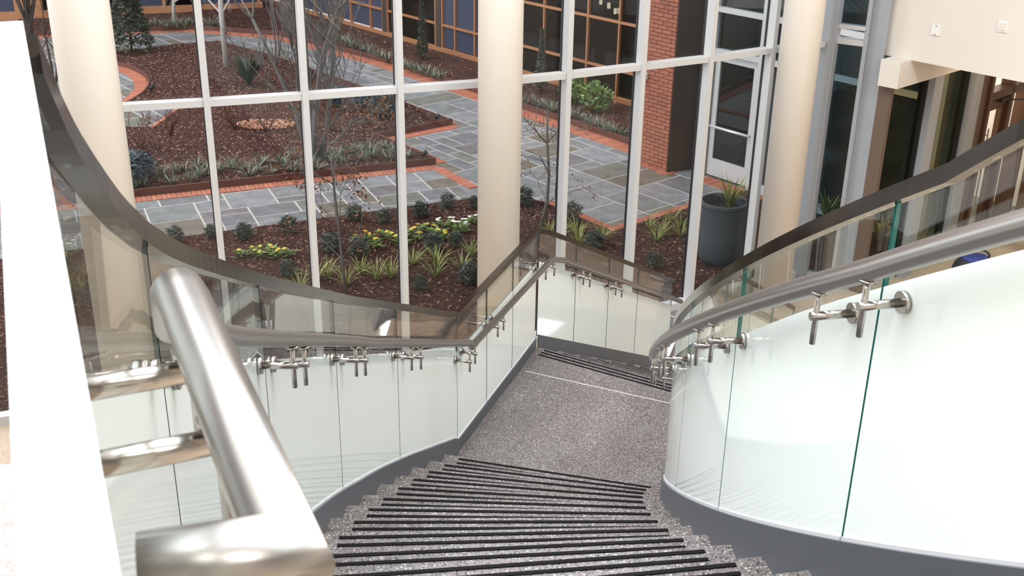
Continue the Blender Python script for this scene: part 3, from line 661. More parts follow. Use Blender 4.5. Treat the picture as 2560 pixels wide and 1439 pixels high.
zone((-14, 11.6), 24.0, 0, 16, -0.93, 4.6, [((-0.65, 17.0), (-1.3, 18.95)), ((-14, 9.5), (1, 16.2))], 3, 0.25)
zone((-1.2, 18.6), 40.0, -9, 10, -7, 16, [((-1.3, 18.95), (-0.65, 17.0))], 5)
zone((-1.2, 18.6), 40.0, -16, 6, 2, 24, [((-0.65, 17.0), (-1.3, 18.95))], 9, 0.34)
stones.sort(key=lambda s: s[0]); rs = random.Random(11)
rest = MB()
for i, (Z, P) in enumerate(stones):
    if i < 295:
        c = (sum(p[0] for p in P) / len(P), sum(p[1] for p in P) / len(P)); m = MB(); m.prism(P, -0.03, rs.uniform(0.0, 0.003), chamfer=0.003)
        o = m.build('flagstone', m_stone, None, (c[0], c[1], 0)); o.parent = pav; o.location = (c[0] - 0, c[1] - 20, 0)
    else: rest.prism(P, -0.03, 0.0)
tag(rest.build('distant_flagstones', m_stone, pav), kind='stuff')

def bed(name, P, label, top=0.06):
    ob = empty(name, (sum(p[0] for p in P) / len(P), sum(p[1] for p in P) / len(P), 0), label, 'mulch bed', 'mulched planting beds')
    m = MB(); m.prism(P, -0.05, top); bm_ = m.build('mulch', m_mulch, ob); return ob
def chips(ob, P, n, seed, top, near=True):
    rr = random.Random(seed); xs = [p[0] for p in P]; ys = [p[1] for p in P]; m = MB(); k = 0
    while k < n:
        x, y = rr.uniform(min(xs), max(xs)), rr.uniform(min(ys), max(ys))
        if not in_poly((x, y), P): k += 0.2; continue
        k += 1; l = rr.uniform(0.010, 0.030); w = l * rr.uniform(0.25, 0.5); a = rr.uniform(0, 6.28); t = rr.uniform(-0.5, 0.5); t2 = rr.uniform(-0.4, 0.4)
        u = Vector((math.cos(a), math.sin(a), t)) * l; v = Vector((-math.sin(a), math.cos(a), t2)) * w; c = Vector((x, y, top + rr.uniform(0.004, 0.018)))
        n0 = len(m.v); m.v += [tuple(c - u - v), tuple(c + u - v * 0.6), tuple(c + u + v), tuple(c - u * 0.8 + v)]; m.f.append((n0, n0 + 1, n0 + 2, n0 + 3)); m.m.append(0); m.sm.append(False)
    tag(m.build('bark_chips', m_chip, ob), kind='stuff')
b1 = bed('mulch_bed', NEAR, 'long bark mulch bed just outside the curtain wall, with pansies and grasses', 0.03); chips(b1, NEAR, 30000, 1, 0.03)
b2 = bed('mulch_bed', CENTER, 'large central bark mulch bed with the multi-stemmed bare tree', 0.08); chips(b2, CENTER, 60000, 2, 0.08)
b3 = bed('mulch_bed', BACK, 'bark mulch bed along the copper framed building behind the path', 0.08); chips(b3, BACK, 15000, 3, 0.08)
b4 = bed('mulch_bed', RIGHT, 'narrow mulch bed outside the corner window at right', 0.02)

def edging(pts, label, width=0.22, side=1, curb=None, closed=False, brickw=0.078, limit=300):
    """row of soldier-course bricks along pts; side=+1 puts the bricks to the right of travel; optional raised steel curb on the line"""
    ob = empty('brick_edging', (pts[0][0], pts[0][1], 0), label, 'brick edging', 'brick edgings of the beds'); n = 0; extra = MB()
    o0 = world_loc(ob)
    for a, b in zip(pts[:-1], pts[1:]):
        a, b = Vector(a), Vector(b); Ls = (b - a).length; u = (b - a) / Ls; nr = Vector((u.y, -u.x)) * side; k = max(1, round(Ls / brickw)); st = Ls / k
        me = MB(); me.prism([(-st / 2 + 0.004, -width / 2), (st / 2 - 0.004, -width / 2), (st / 2 - 0.004, width / 2), (-st / 2 + 0.004, width / 2)], -0.03, 0.012, chamfer=0.004); me = me.mesh('brick', m_ebrick)
        ang = math.atan2(u.y, u.x)
        for i in range(k):
            c = a + u * (st * (i + 0.5)) + nr * (width / 2 + 0.02); n += 1
            if n <= limit: link('brick', me, ob, (c.x - o0.x, c.y - o0.y, rnd.uniform(-0.002, 0.003)), ang)
            else: extra.box((c.x, c.y, -0.009), (st - 0.008, width, 0.042), rz=ang)
    if n > limit: tag(extra.build('distant_bricks', m_ebrick, ob), kind='stuff')
    if curb:
        m = MB()
        for a, b in zip(pts[:-1], pts[1:]): m.bar((*a, curb / 2 - 0.02), (*b, curb / 2 - 0.02), 0.035, curb + 0.04)
        m.build('edging_board', m_curb, ob)
    return ob
edging([(-1.389, 18.917), (-6.05, 16.95), (-12.5, 14.18)], 'orange brick edging along the front of the central bed', 0.24, -1, 0.13)
edging([(-1.238, 21.53), (-2.60, 20.42), (-1.389, 18.917)], 'orange brick edging around the notch at the right tip of the central bed', 0.24, -1, 0.13)
edging([(-7.7, 28.82), (-5.9, 27.15), (-3.035, 23.82), (-1.238, 21.53)], 'thin brick edging on the far side of the central bed', 0.12, -1, 0.10)
edging([(2.45, 19.95), (2.07, 20.477), (0.146, 22.85), (-3.03, 26.84), (-6.29, 29.98), (-8.8, 30.65)], 'long orange brick edging in front of the copper framed building', 0.36, -1, 0.13)
edging([(-8.8, 30.65), (-13.0, 29.3)], 'orange brick edging before the far left facade', 0.3, -1, 0.13)
edging([(3.86, 17.75), (1.486, 15.709)], 'brick edging of the paved corner running up to the white door', 0.16, 1)
edging([(1.486, 15.709), (0.45, 17.03)], 'short brick edging left of the paved corner', 0.16, 1)
edging([(-0.593, 17.146), (-3.137, 15.96), (-4.825, 15.19), (-9.5, 13.1)], 'narrow pinkish brick edging between flagstones and the near bed', 0.07, -1)
edging([(-1.25, 18.8), (-0.55, 17.75)], 'single brick band set across the flagstones', 0.2, 1)
edging(ring(75, -35, RR), 'curved brick ring around the round plaza', 0.30, 1, 0.10)
edging([(-6.886, 20.734), (-6.72, 22.75)], 'brick edging of the short path stub beside the round plaza', 0.16, -1, 0.05)
edging([(3.35, 18.6), (3.0, 18.95), (2.66, 18.52), (2.1, 19.2)], 'brick apron around the foot of the brick pier', 0.25, 1)
edging([(4.3, 17.35), (3.35, 18.5)], 'brick threshold strip in front of the white door', 0.3, -1)

# ------------------------------------------------------------------ buildings around the garden
ob2 = empty('office_building', F2(4), 'dark glazed office building with copper framed window grid behind the garden', 'building') if False else empty('office_building', (*F2(4), 0), 'dark glazed office building with copper framed window grid behind the garden', 'building')
def fpart(t0, t1, d0, d1, z0, z1, name, ma, par, fn=F2):
    m = MB(); P = [fn(t0, d0), fn(t1, d0), fn(t1, d1), fn(t0, d1)]; m.prism(P, z0, z1); return m.build(name, ma, par)
tm = [-4.2, -3.2, -2.2, -1.2, 0.18, 0.71, 1.70, 2.28, 2.50, 3.10, 4.08, 4.64, 4.92, 5.44, 6.22, 7.0, 7.85, 8.71, 9.52, 10.11, 11.05, 11.9]
zt = [0.73, 1.72, 2.72, 3.72, 4.7]
fpart(-4.6, 11.9, -0.02, 0.10, 0.0, 0.17, 'sill', m_copper, ob2)
for t in tm: fpart(t - 0.022, t + 0.022, -0.05, 0.05, 0.17, 5.2, 'mullion', m_copper, ob2)
for t in (2.39, 4.78): fpart(t - 0.10, t + 0.10, -0.05, 0.06, 0.17, 5.2, 'pier_panel', m_dkbrown, ob2)
for z in zt: fpart(-4.6, 11.9, -0.045, 0.045, z - 0.025, z + 0.025, 'transom', m_copper, ob2)
zz = [0.17] + zt + [5.2]
for i in range(len(tm) - 1):
    t0, t1 = tm[i], tm[i + 1]
    for j in range(len(zz) - 1):
        blue = t0 > 4.9 and t0 < 7.5 or t0 < 2.0
        m = MB(); a, b = F2(t0 + 0.02, -0.01), F2(t1 - 0.02, -0.01); m.quad((*a, zz[j] + 0.02), (*b, zz[j] + 0.02), (*b, zz[j + 1] - 0.02), (*a, zz[j + 1] - 0.02)); m.build('pane', m_bglass if blue else m_dglass, ob2)
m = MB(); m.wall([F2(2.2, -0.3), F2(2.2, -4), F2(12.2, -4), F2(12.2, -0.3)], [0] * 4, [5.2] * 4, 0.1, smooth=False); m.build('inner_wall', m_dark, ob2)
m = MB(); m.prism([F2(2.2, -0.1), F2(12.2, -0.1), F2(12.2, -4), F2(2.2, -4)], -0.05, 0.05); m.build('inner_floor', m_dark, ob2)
m = MB(); m.prism([F2(-4.6, 0.08), F2(12.2, 0.08), F2(12.2, -4.5), F2(-4.6, -4.5)], 5.2, 15.0); tag(m.build('upper_storeys', m_brick2, ob2), 'plain brick upper storeys')
def ray_plane(x, y, A, n2):
    d = fwd + rt * ((x - 1280) / F_PX) - up * ((y - 719.5) / F_PX); A = Vector((A[0], A[1], 0)); n3 = Vector((n2.x, n2.y, 0)); t = A.dot(n3) / d.dot(n3); return Vector((0, 0, 6)) + d * t
for i, (x, y) in enumerate([(1502, 4), (1522, 14), (1538, 28), (1548, 27)]):
    p = ray_plane(x, y, F2(0, -0.6), F2n); lo = empty('pendant_lamp', p, ['lit pendant lamp behind the dark glass, first from the left', 'lit pendant lamp behind the dark glass, second from the left', 'lit pendant lamp behind the dark glass, left of the touching pair', 'lit pendant lamp behind the dark glass, right of the touching pair'][i], 'lamp', 'pendant lamps in the dark building')
    m = MB(); m.tube([p - Vector((0, 0, 0.06)), p + Vector((0, 0, 0.06))], 0.035, 12); m.build('lamp_shade', m_lamp, lo)
    m = MB(); m.tube([p + Vector((0, 0, 0.06)), (p.x, p.y, 5.1)], 0.004, 6); m.build('cord', m_black, lo)
# far left facade
F1A = Vector((-16.5, 30.9)); F1u = Vector((0.95, 0.312)).normalized(); F1n = Vector((0.312, -0.95)).normalized()
def F1(t, d=0.0): p = F1A + F1u * t + F1n * d; return (p.x, p.y)
ob1 = empty('office_building', (*F1(5), 0), 'far left wing of the copper framed building with blue and black panes', 'building')
fpart(-4, 9.4, -0.02, 0.10, 0, 0.22, 'sill', m_copper, ob1, F1)
t1m = [-3.6, -2.2, -0.8, 0.6, 2.0, 3.3, 4.6, 5.25, 6.6, 7.5, 8.2, 9.3]
for t in t1m: fpart(t - 0.04, t + 0.04, -0.05, 0.06, 0.22, 4.5, 'mullion', m_copper, ob1, F1)
for i in range(len(t1m) - 1):
    m = MB(); a, b = F1(t1m[i] + 0.03, -0.01), F1(t1m[i + 1] - 0.03, -0.01); m.quad((*a, 0.22), (*b, 0.22), (*b, 4.5), (*a, 4.5)); m.build('pane', m_bglass if i % 3 == 1 or i == 9 else m_dglass, ob1)
fpart(2.6, 3.3, -0.02, 0.14, 0, 4.5, 'brick_panel', m_copper, ob1, F1)
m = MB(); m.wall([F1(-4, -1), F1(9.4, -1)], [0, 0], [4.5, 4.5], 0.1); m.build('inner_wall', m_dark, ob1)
m = MB(); m.prism([F1(-12, 0.06), F1(9.4, 0.06), F1(9.4, -5), F1(-12, -5)], 4.5, 15.0); tag(m.build('upper_storeys', m_brick2, ob1), 'plain brick upper storeys')

# brick pier
PA, PB, PC = Vector((2.262, 19.17)), Vector((2.66, 18.68)), Vector((3.18, 18.93))
pier = empty('brick_pier', (2.6, 19.0, 0), 'tall red brick pier beside the white glass door, its right face coloured dark brown for shade', 'brick pier')
PD = PC + (PA - PB)
H_P = 8.0
m = MB(); ins = 0.012; cc = (PA + PB + PC + PD) / 4
m.prism([tuple(q + (cc - q).normalized() * ins * 1.5) for q in (PA, PB, PC, PD)], 0, H_P); m.build('mortar_core', m_bmortar, pier)
def brickwall(a, b, z0, z1, par, count):
    a, b = Vector(a), Vector(b); Lw = (b - a).length; u = (b - a) / Lw; n = Vector((u.y, -u.x)); bw = Lw / 3.0; ch = 0.0675; ang = math.atan2(u.y, u.x); o0 = world_loc(par)
    mf = MB(); mf.box((0, 0, 0), (bw - 0.010, 0.03, ch - 0.010)); mf = mf.mesh('brick', m_brick); mh = MB(); mh.box((0, 0, 0), (bw / 2 - 0.010, 0.03, ch - 0.010)); mh = mh.mesh('brick', m_brick)
    k = 0; z = z0
    extra = MB()
    while z < z1:
        lay = [(0.5, mf), (1.5, mf), (2.5, mf)] if k % 2 == 0 else [(0.25, mh), (1.0, mf), (2.0, mf), (2.75, mh)]
        for x, me in lay:
            c = a + u * bw * x + n * (0.0 + rnd.uniform(-0.002, 0.002))
            if count[0] < 300: link('brick', me, par, (c.x - o0.x, c.y - o0.y, z + ch / 2), ang); count[0] += 1
            else: extra.box((c.x, c.y, z + ch / 2), ((bw if me is mf else bw / 2) - 0.01, 0.03, ch - 0.01), rz=ang)
        z += ch; k += 1
    if extra.v: tag(extra.build('upper_bricks', m_brick, par), kind='stuff')
cnt = [0]; brickwall(PA, PB, 0.0, 4.4, pier, cnt)
m = MB(); m.prism([tuple(PB + (PC - PB).normalized() * 0.004 + (PB - PA).normalized() * 0.012), tuple(PC + (PB - PA).normalized() * 0.012), tuple(PC), tuple(PB)], 0, H_P); tag(m.build('side_panel', m_dkbrown, pier), 'right face with its shade painted dark brown')  # sheet over the right face, its shade put into the dark brown
# return of the brick wall behind the pier
ret_ = empty('brick_return', (2.2, 19.3, 0), 'narrow red brick return set back left of the brick pier', 'brick wall')
RA = Vector((2.30, 19.55)); RB = Vector((2.36, 19.28)) 
m = MB(); q = PA + Vector((0.18, 0.28)); m.prism([tuple(PA + Vector((-0.10, 0.20))), tuple(PA + Vector((0.02, 0.05))), tuple(PA + Vector((0.3, 0.28))), tuple(PA + Vector((0.18, 0.42)))], 0, H_P); m.build('mortar_core', m_bmortar, ret_)
def brickstack(a, b, z1, par):
    a, b = Vector(a), Vector(b); u = (b - a); Lw = u.length; u /= Lw; n = Vector((u.y, -u.x)); o0 = world_loc(par); me = MB(); me.box((0, 0, 0), (Lw - 0.01, 0.03, 0.0575)); me = me.mesh('brick', m_brick); z = 0
    while z < z1: link('brick', me, par, (((a + b) / 2).x - o0.x, ((a + b) / 2).y - o0.y, z + 0.034), math.atan2(u.y, u.x)); z += 0.0675
brickstack(PA + Vector((-0.10, 0.20)), PA + Vector((0.02, 0.05)), 4.4, ret_)
m_ = px(1612, 190, None, 19.0); wl_ = ray_plane(1611, 190, (2.25, 19.1), Vector((-0.77, -0.64)))
wlo = empty('wall_light', wl_, 'small white wall light on the left edge of the brick pier', 'lamp'); m = MB(); m.box(wl_, (0.10, 0.08, 0.10), rz=R(-51)); m.box(wl_ + Vector((0, 0, 0.06)), (0.07, 0.06, 0.03), rz=R(-51)); m.build('housing', m_plate, wlo)

# white door wing
D0 = Vector((3.3, 18.63)); Du = Vector((0.64, -0.768)); Dn = Vector((-0.768, -0.64))
def DW(t, d=0.0): p = D0 + Du * t + Dn * d; return (p.x, p.y)
wing = empty('glazed_wing', (*DW(1.5), 0), 'glazed wing with white door frames and teal glass reaching right behind the corner bay', 'building')
H_W = 5.6
for t in (-0.02, 1.02, 2.05, 3.0, 4.2): fpart(t - 0.05, t + 0.05, -0.08, 0.06, 0, H_W, 'frame_post', m_alum, wing, DW)
for z in (2.16, 2.84): fpart(0.03, 4.25, -0.07, 0.05, z - 0.04, z + 0.04, 'frame_rail', m_alum, wing, DW)
fpart(1.0, 4.25, -0.07, 0.10, 0, 0.13, 'frame_sill', m_alum, wing, DW)
door = fpart(0.05, 0.15, -0.05, 0.0, 0.03, 2.12, 'door', m_alum, wing, DW)
for a in ((0.86, 0.97, 0.03, 2.12), (0.15, 0.86, 0.03, 0.33), (0.15, 0.86, 2.0, 2.12)): fpart(a[0], a[1], -0.05, 0.0, a[2], a[3], 'door_rail', m_alum, door, DW)
m = MB(); m.tube([(*DW(0.10, 0.07), 0.905), (*DW(0.93, 0.07), 0.905)], 0.022, 12); 
for t in (0.12, 0.9): m.tube([(*DW(t, 0.07), 0.905), (*DW(t, -0.02), 0.905)], 0.014, 8)
tag(m.build('push_bar', m_chan, door), 'pale horizontal push bar')
def dpane(t0, t1, z0, z1, par):
    m = MB(); a, b = DW(t0, -0.03), DW(t1, -0.03); m.quad((*a, z0), (*b, z0), (*b, z1), (*a, z1)); m.build('pane', m_tglass, par)
dpane(0.15, 0.86, 0.33, 2.0, door)
for t0, t1 in ((1.07, 2.0), (2.1, 2.95), (3.05, 4.15)): dpane(t0, t1, 0.13, 2.12, wing)
for t0, t1 in ((0.03, 0.97), (1.07, 2.0), (2.1, 2.95), (3.05, 4.15)):
    dpane(t0, t1, 2.2, 2.80, wing); dpane(t0, t1, 2.88, H_W, wing)
m = MB(); m.wall([DW(-0.1, -0.3), DW(0.1, -1.4), DW(1.6, -1.4)], [0] * 3, [H_W] * 3, 0.1, smooth=False); m.build('inner_wall', m_cream_wall2, wing)
m = MB(); m.wall([Wp(2.5, 0.14), Wp(2.55, 3.4)], [0, 0], [H_W, H_W], 0.05, smooth=False); m.build('side_wall', m_cream_wall2, wing)
m = MB(); m.prism([DW(-0.1, -0.1), DW(4.1, -0.1), DW(4.0, -0.3), DW(1.6, -1.4), DW(0, -1.4)], -0.05, 0.05); m.build('inner_floor', m_dfloor, wing)
m = MB(); m.prism([DW(-0.2, 0.08), DW(4.3, 0.08), DW(4.3, -3.4), DW(-0.2, -3.4)], H_W, 10.0); m.build('upper_storeys', m_brick2, wing)
# recessed dark panel and drain pipe between pier and door
m = MB(); m.prism([tuple(PC), tuple(Vector(DW(-0.05, -0.05))), tuple(Vector(DW(-0.05, -0.25))), tuple(PC + Vector((0.1, 0.2)))], 0, H_P); tag(m.build('dark_panel', m_dkbrown, None, (3.2, 18.8, 0)), 'dark brown cladding panel between the brick pier and the white door', 'panel')
dp = empty('drain_pipe', (3.16, 18.80, 0), 'thin dark drain pipe between the brick pier and the white door', 'pipe')
m = MB(); m.tube([(3.19, 18.82, 0.25), (3.19, 18.82, H_P)], 0.035, 12); m.build('pipe', m_skirt, dp)
m = MB(); m.tube([(3.19, 18.82, 0.27), (3.19, 18.82, 0.12), (3.13, 18.72, 0.06)], 0.04, 12); m.build('outlet', m_skirt, dp)
for z in (1.2, 2.6, 3.9):
    m = MB(); m.tube([(3.19, 18.82, z), (3.19, 18.82, z + 0.05)], 0.045, 12); m.build('pipe_clamp', m_black, dp)

# ------------------------------------------------------------------ plants
def tuft_mesh(name, n, ln, wd, spread, ma, seed, droop=0.9):
    rr = random.Random(seed); m = MB()
    for i in range(n):
        a = rr.uniform(0, 6.283); l = ln * rr.uniform(0.65, 1.1); sp = spread * rr.uniform(0.35, 1.0); w = wd * rr.uniform(0.7, 1.2)
        d = Vector((math.cos(a), math.sin(a), 0)); sd = Vector((-d.y, d.x, 0)); base = len(m.v); seg = 4
        for s in range(seg + 1):
            q = s / seg; r_ = sp * l * (q ** 1.3); h = l * (q - droop * sp * q * q * 0.75); ww = w * (1 - q ** 2 * 0.9) * 0.5
            c = d * (r_ + 0.015) + Vector((0, 0, max(h, 0.005) - 0.02)); m.v += [tuple(c - sd * ww), tuple(c + sd * ww)]
        for s in range(seg):
            b = base + 2 * s; m.f.append((b, b + 1, b + 3, b + 2)); m.m.append(0); m.sm.append(False)
    return m.mesh(name, ma)
def leafball_mesh(name, n, sx, sz, leaf, ma, seed, ma2=None, shape='ball', slim=0.3):
    rr = random.Random(seed); m = MB()
    for i in range(n):
        if shape == 'cone':
            q = rr.random() ** 0.8; a = rr.uniform(0, 6.283); r_ = sx * (1 - q) * math.sqrt(rr.uniform(0.3, 1)); p = Vector((r_ * math.cos(a), r_ * math.sin(a), sz * q + 0.02))
        else:
            v = Vector((rr.gauss(0, 1), rr.gauss(0, 1), rr.gauss(0, 1))).normalized() * rr.uniform(0.55, 1.0); p = Vector((v.x * sx, v.y * sx, sz * (0.5 + 0.5 * v.z)))
        a = rr.uniform(0, 6.283); u = Vector((math.cos(a), math.sin(a), rr.uniform(-0.4, 0.9))).normalized() * leaf * rr.uniform(0.7, 1.3); w = u.cross(Vector((rr.gauss(0, 1), rr.gauss(0, 1), rr.gauss(0, 1)))).normalized() * leaf * slim
        n0 = len(m.v); m.v += [tuple(p - u * 0.5), tuple(p + w), tuple(p + u * 0.8), tuple(p - w)]; m.f.append((n0, n0 + 1, n0 + 2, n0 + 3)); m.m.append(0); m.sm.append(False)
    return m.mesh(name, ma)
ORD = ['first', 'second', 'third', 'fourth', 'fifth', 'sixth', 'seventh', 'eighth', 'ninth', 'tenth', 'eleventh', 'twelfth', 'thirteenth', 'fourteenth', 'fifteenth', 'sixteenth', 'seventeenth', 'eighteenth', 'nineteenth', 'twentieth', 'twenty-first', 'twenty-second', 'twenty-third', 'twenty-fourth']
def place(name, meshes, pts, label, cat, group, z=0.06, smin=0.85, smax=1.2, seed=1):
    rr = random.Random(seed); order = {q: i for i, q in enumerate(sorted(pts))}; base = label
    for x, y in pts:
        label = base if len(pts) < 3 else base + ', ' + ORD[order[(x, y)]] + ' from the left'
        p = px(x, y, z); o = link(name, rr.choice(meshes), None, (p.x, p.y, z - 0.01), rr.uniform(0, 6.28)); s = rr.uniform(smin, smax); o.scale = (s, s, s); tag(o, label, cat, group)
lir = [tuft_mesh('lilyturf', 46, 0.36, 0.014, 0.95, m_lirio, s) for s in (1, 2, 3)]
place('lilyturf', lir, [(365, 463), (353, 440), (427, 460), (477, 452), (376, 436), (404, 440), (440, 432), (493, 415), (345, 470), (547, 430), (580, 420), (603, 426), (622, 440), (643, 426), (680, 436), (657, 412), (710, 416), (747, 426), (790, 426), (522, 436), (500, 440), (463, 430), (730, 430)],
      'striped lilyturf clump in the front row of the central bed', 'plant', 'lilyturf along the front of the central bed', 0.08, 0.8, 1.1)
place('lilyturf', lir, [(727, 396), (817, 394), (829, 404), (860, 406), (874, 384), (894, 380), (924, 378), (930, 392), (967, 399), (964, 371), (1020, 392), (845, 392), (905, 400), (985, 384), (700, 408), (778, 412)],
      'striped lilyturf clump at the right tip of the central bed', 'plant', 'lilyturf at the tip of the central bed', 0.08, 0.75, 1.0, 2)
rows = [(790 + 12.5 * i, 98 + 5.2 * i + (i % 2) * 3) for i in range(26)]
place('lilyturf', lir, [(808, 84), (822, 92), (836, 96), (850, 104), (864, 108), (878, 116), (893, 120), (908, 127), (922, 132), (938, 140), (952, 146), (968, 152), (1006, 166), (1020, 172), (1034, 177), (1050, 182), (1066, 186), (1082, 192), (1098, 196)],
      'pale lilyturf clump in the dense row beside the far brick edging', 'plant', 'lilyturf row before the copper framed building', 0.08, 0.9, 1.15, 3)
place('lilyturf', lir, [(1318, 258), (1333, 262), (1350, 268), (1366, 273), (1382, 280), (1426, 292), (1442, 297), (1470, 308), (1486, 314), (1500, 320), (1518, 326), (1535, 332), (1556, 336), (1598, 348), (1606, 340)],
      'lilyturf clump in the row left of the brick pier', 'plant', 'lilyturf row left of the brick pier', 0.08, 0.85, 1.1, 4)
place('lilyturf', lir, [(365, 70), (392, 68), (415, 71), (440, 70), (462, 68), (478, 66), (503, 66), (528, 68), (548, 68)],
      'small lilyturf clump in the far bed below the blue panes', 'plant', 'lilyturf in the far bed', 0.08, 1.1, 1.5, 5)
gra = [tuft_mesh('sedge', 34, 0.42, 0.017, 0.8, m_grass, s) for s in (4, 5, 6)]
place('sedge', gra, [(818, 694), (902, 686), (943, 697), (752, 723), (865, 712), (976, 694), (1031, 661), (1093, 664), (1089, 690), (1155, 676), (1178, 640), (790, 700)],
      'yellow-green sedge tuft in the near bed left of the middle column', 'plant', 'sedge tufts left of the middle column', 0.03, 0.8, 1.1, 6)
place('sedge', gra, [(1369, 592), (1441, 586), (1445, 617), (1506, 597), (1640, 601), (1622, 570), (1680, 550), (1702, 566), (1748, 547), (1655, 590), (1395, 596), (1700, 590)],
      'yellow-green sedge tuft in the near bed right of the middle column', 'plant', 'sedge tufts right of the middle column', 0.03, 0.75, 1.05, 7)
lav = [leafball_mesh('shrublet', 300, 0.17, 0.36, 0.11, m_lav, s, slim=0.10) for s in (7, 8)]
place('shrublet', lav, [(440, 606), (531, 594), (612, 598), (722, 580), (887, 552), (961, 556), (1053, 542), (1119, 520), (1188, 520), (829, 630), (722, 690), (1082, 626), (1141, 615), (1049, 722), (1174, 708), (1311, 512), (1430, 552), (1485, 624), (1636, 668), (900, 640)],
      'small dark grey-green shrublet in the near bed', 'plant', 'grey-green shrublets in the near bed', 0.03, 0.6, 0.95, 8)
blu = [leafball_mesh('blue_shrub', 650, 0.34, 0.50, 0.11, m_blue, 9, slim=0.14)]
for (x, y), lb in zip([(850, 262), (912, 278), (968, 292), (340, 455)], ['blue-grey shrub, first of three behind the bare tree', 'blue-grey shrub, middle one of three behind the bare tree', 'blue-grey shrub, last of three near the bed edge', 'blue-grey shrub beside the left column at the bed front']):
    place('blue_shrub', blu, [(x, y)], lb, 'shrub', 'blue-grey shrubs', 0.08, 0.8, 1.1, x)
def pansy_mesh(seed, white):
    rr = random.Random(seed); m = MB()
    for i in range(34):
        a = rr.uniform(0, 6.28); r_ = rr.uniform(0, 0.11); p = Vector((r_ * math.cos(a), r_ * math.sin(a), rr.uniform(0.02, 0.11))); u = Vector((math.cos(a), math.sin(a), rr.uniform(0, 0.6))) * 0.045; w = Vector((-math.sin(a), math.cos(a), 0)) * 0.02
        m.quad(p - u, p + w, p + u, p - w, 0)
    for i in range(2 if not white else 3):
        a = rr.uniform(0, 6.28); r_ = rr.uniform(0.0, 0.10); c = Vector((r_ * math.cos(a), r_ * math.sin(a), rr.uniform(0.11, 0.15))); s = 0.027
        for k in range(5):
            b = k * 1.2566 + a; e = Vector((math.cos(b), math.sin(b), rr.uniform(-0.3, 0.3))) * s; f_ = Vector((-math.sin(b), math.cos(b), 0)) * s * 0.6; m.quad(c, c + e * 0.6 + f_, c + e * 1.3, c + e * 0.6 - f_, 1)
    return m.mesh('pansy', [m_green, m_whp if white else m_yel])
pan = [pansy_mesh(s, False) for s in (1, 2, 3)]; panw = [pansy_mesh(s, True) for s in (4, 5)]
place('pansy', pan, [(603, 642), (638, 630), (678, 634), (719, 642), (645, 642), (690, 645), (895, 608), (924, 610), (957, 593), (939, 622), (987, 604), (1027, 592), (1060, 578), (1090, 592), (1108, 600), (913, 600), (1050, 600), (1005, 612)],
      'yellow pansy clump in the near bed', 'flower', 'yellow pansies in the near bed', 0.03, 0.9, 1.25, 9)
place('pansy', panw, [(1130, 570), (1163, 573), (1181, 556), (1100, 566), (1150, 582)], 'white pansy clump left of the middle column', 'flower', 'white pansies near the middle column', 0.03, 0.9, 1.25, 10)
gsh = [leafball_mesh('shrub_leaves', 520, 0.36, 0.62, 0.10, m_green, s) for s in (11, 12)]
for (x, y), lb, s in [((1432, 256), 'bright green leafy shrub partly behind a mullion in the back bed', 0.9), ((1487, 278), 'bright green leafy shrub in front of the dark glass in the back bed', 1.0), ((1606, 325), 'green leafy shrub against the left side of the brick pier', 0.7)]:
    p = px(x, y, 0.08); o = link('leafy_shrub', gsh[x % 2], None, (p.x, p.y, 0.08), 0.5 * x); o.scale = (s, s, s); tag(o, lb, 'shrub', 'green shrubs in the back bed')

def branch(m, rr, p, d, l, r, depth, nseg=4, spread=0.5, up_=0.25, kids=(2, 3), minr=0.003, tips=None, shrink=0.72):
    pts = [p]; rad = [r]; cur = Vector(d).normalized(); q = Vector(p)
    for i in range(nseg):
        cur = (cur + Vector((rr.gauss(0, 0.12), rr.gauss(0, 0.12), up_ * 0.25))).normalized(); q = q + cur * l / nseg; pts.append(tuple(q)); rad.append(max(minr, r * (1 - 0.45 * (i + 1) / nseg)))
    m.tube(pts, rad, 6 if r > 0.015 else 4, caps=False)
    if depth <= 0:
        if tips is not None: tips.append((Vector(q), cur))
        return
    for k in range(rr.randint(*kids)):
        i = rr.randint(max(1, nseg // 2), nseg); a = rr.uniform(0, 6.28); side = cur.orthogonal().normalized(); side = Matrix.Rotation(a, 3, cur) @ side
        nd_ = (cur + side * spread * rr.uniform(0.7, 1.3) + Vector((0, 0, up_ * 0.4))).normalized()
        branch(m, rr, pts[i], nd_, l * shrink * rr.uniform(0.75, 1.1), rad[i] * 0.68, depth - 1, nseg, spread, up_, kids, minr, tips, shrink)
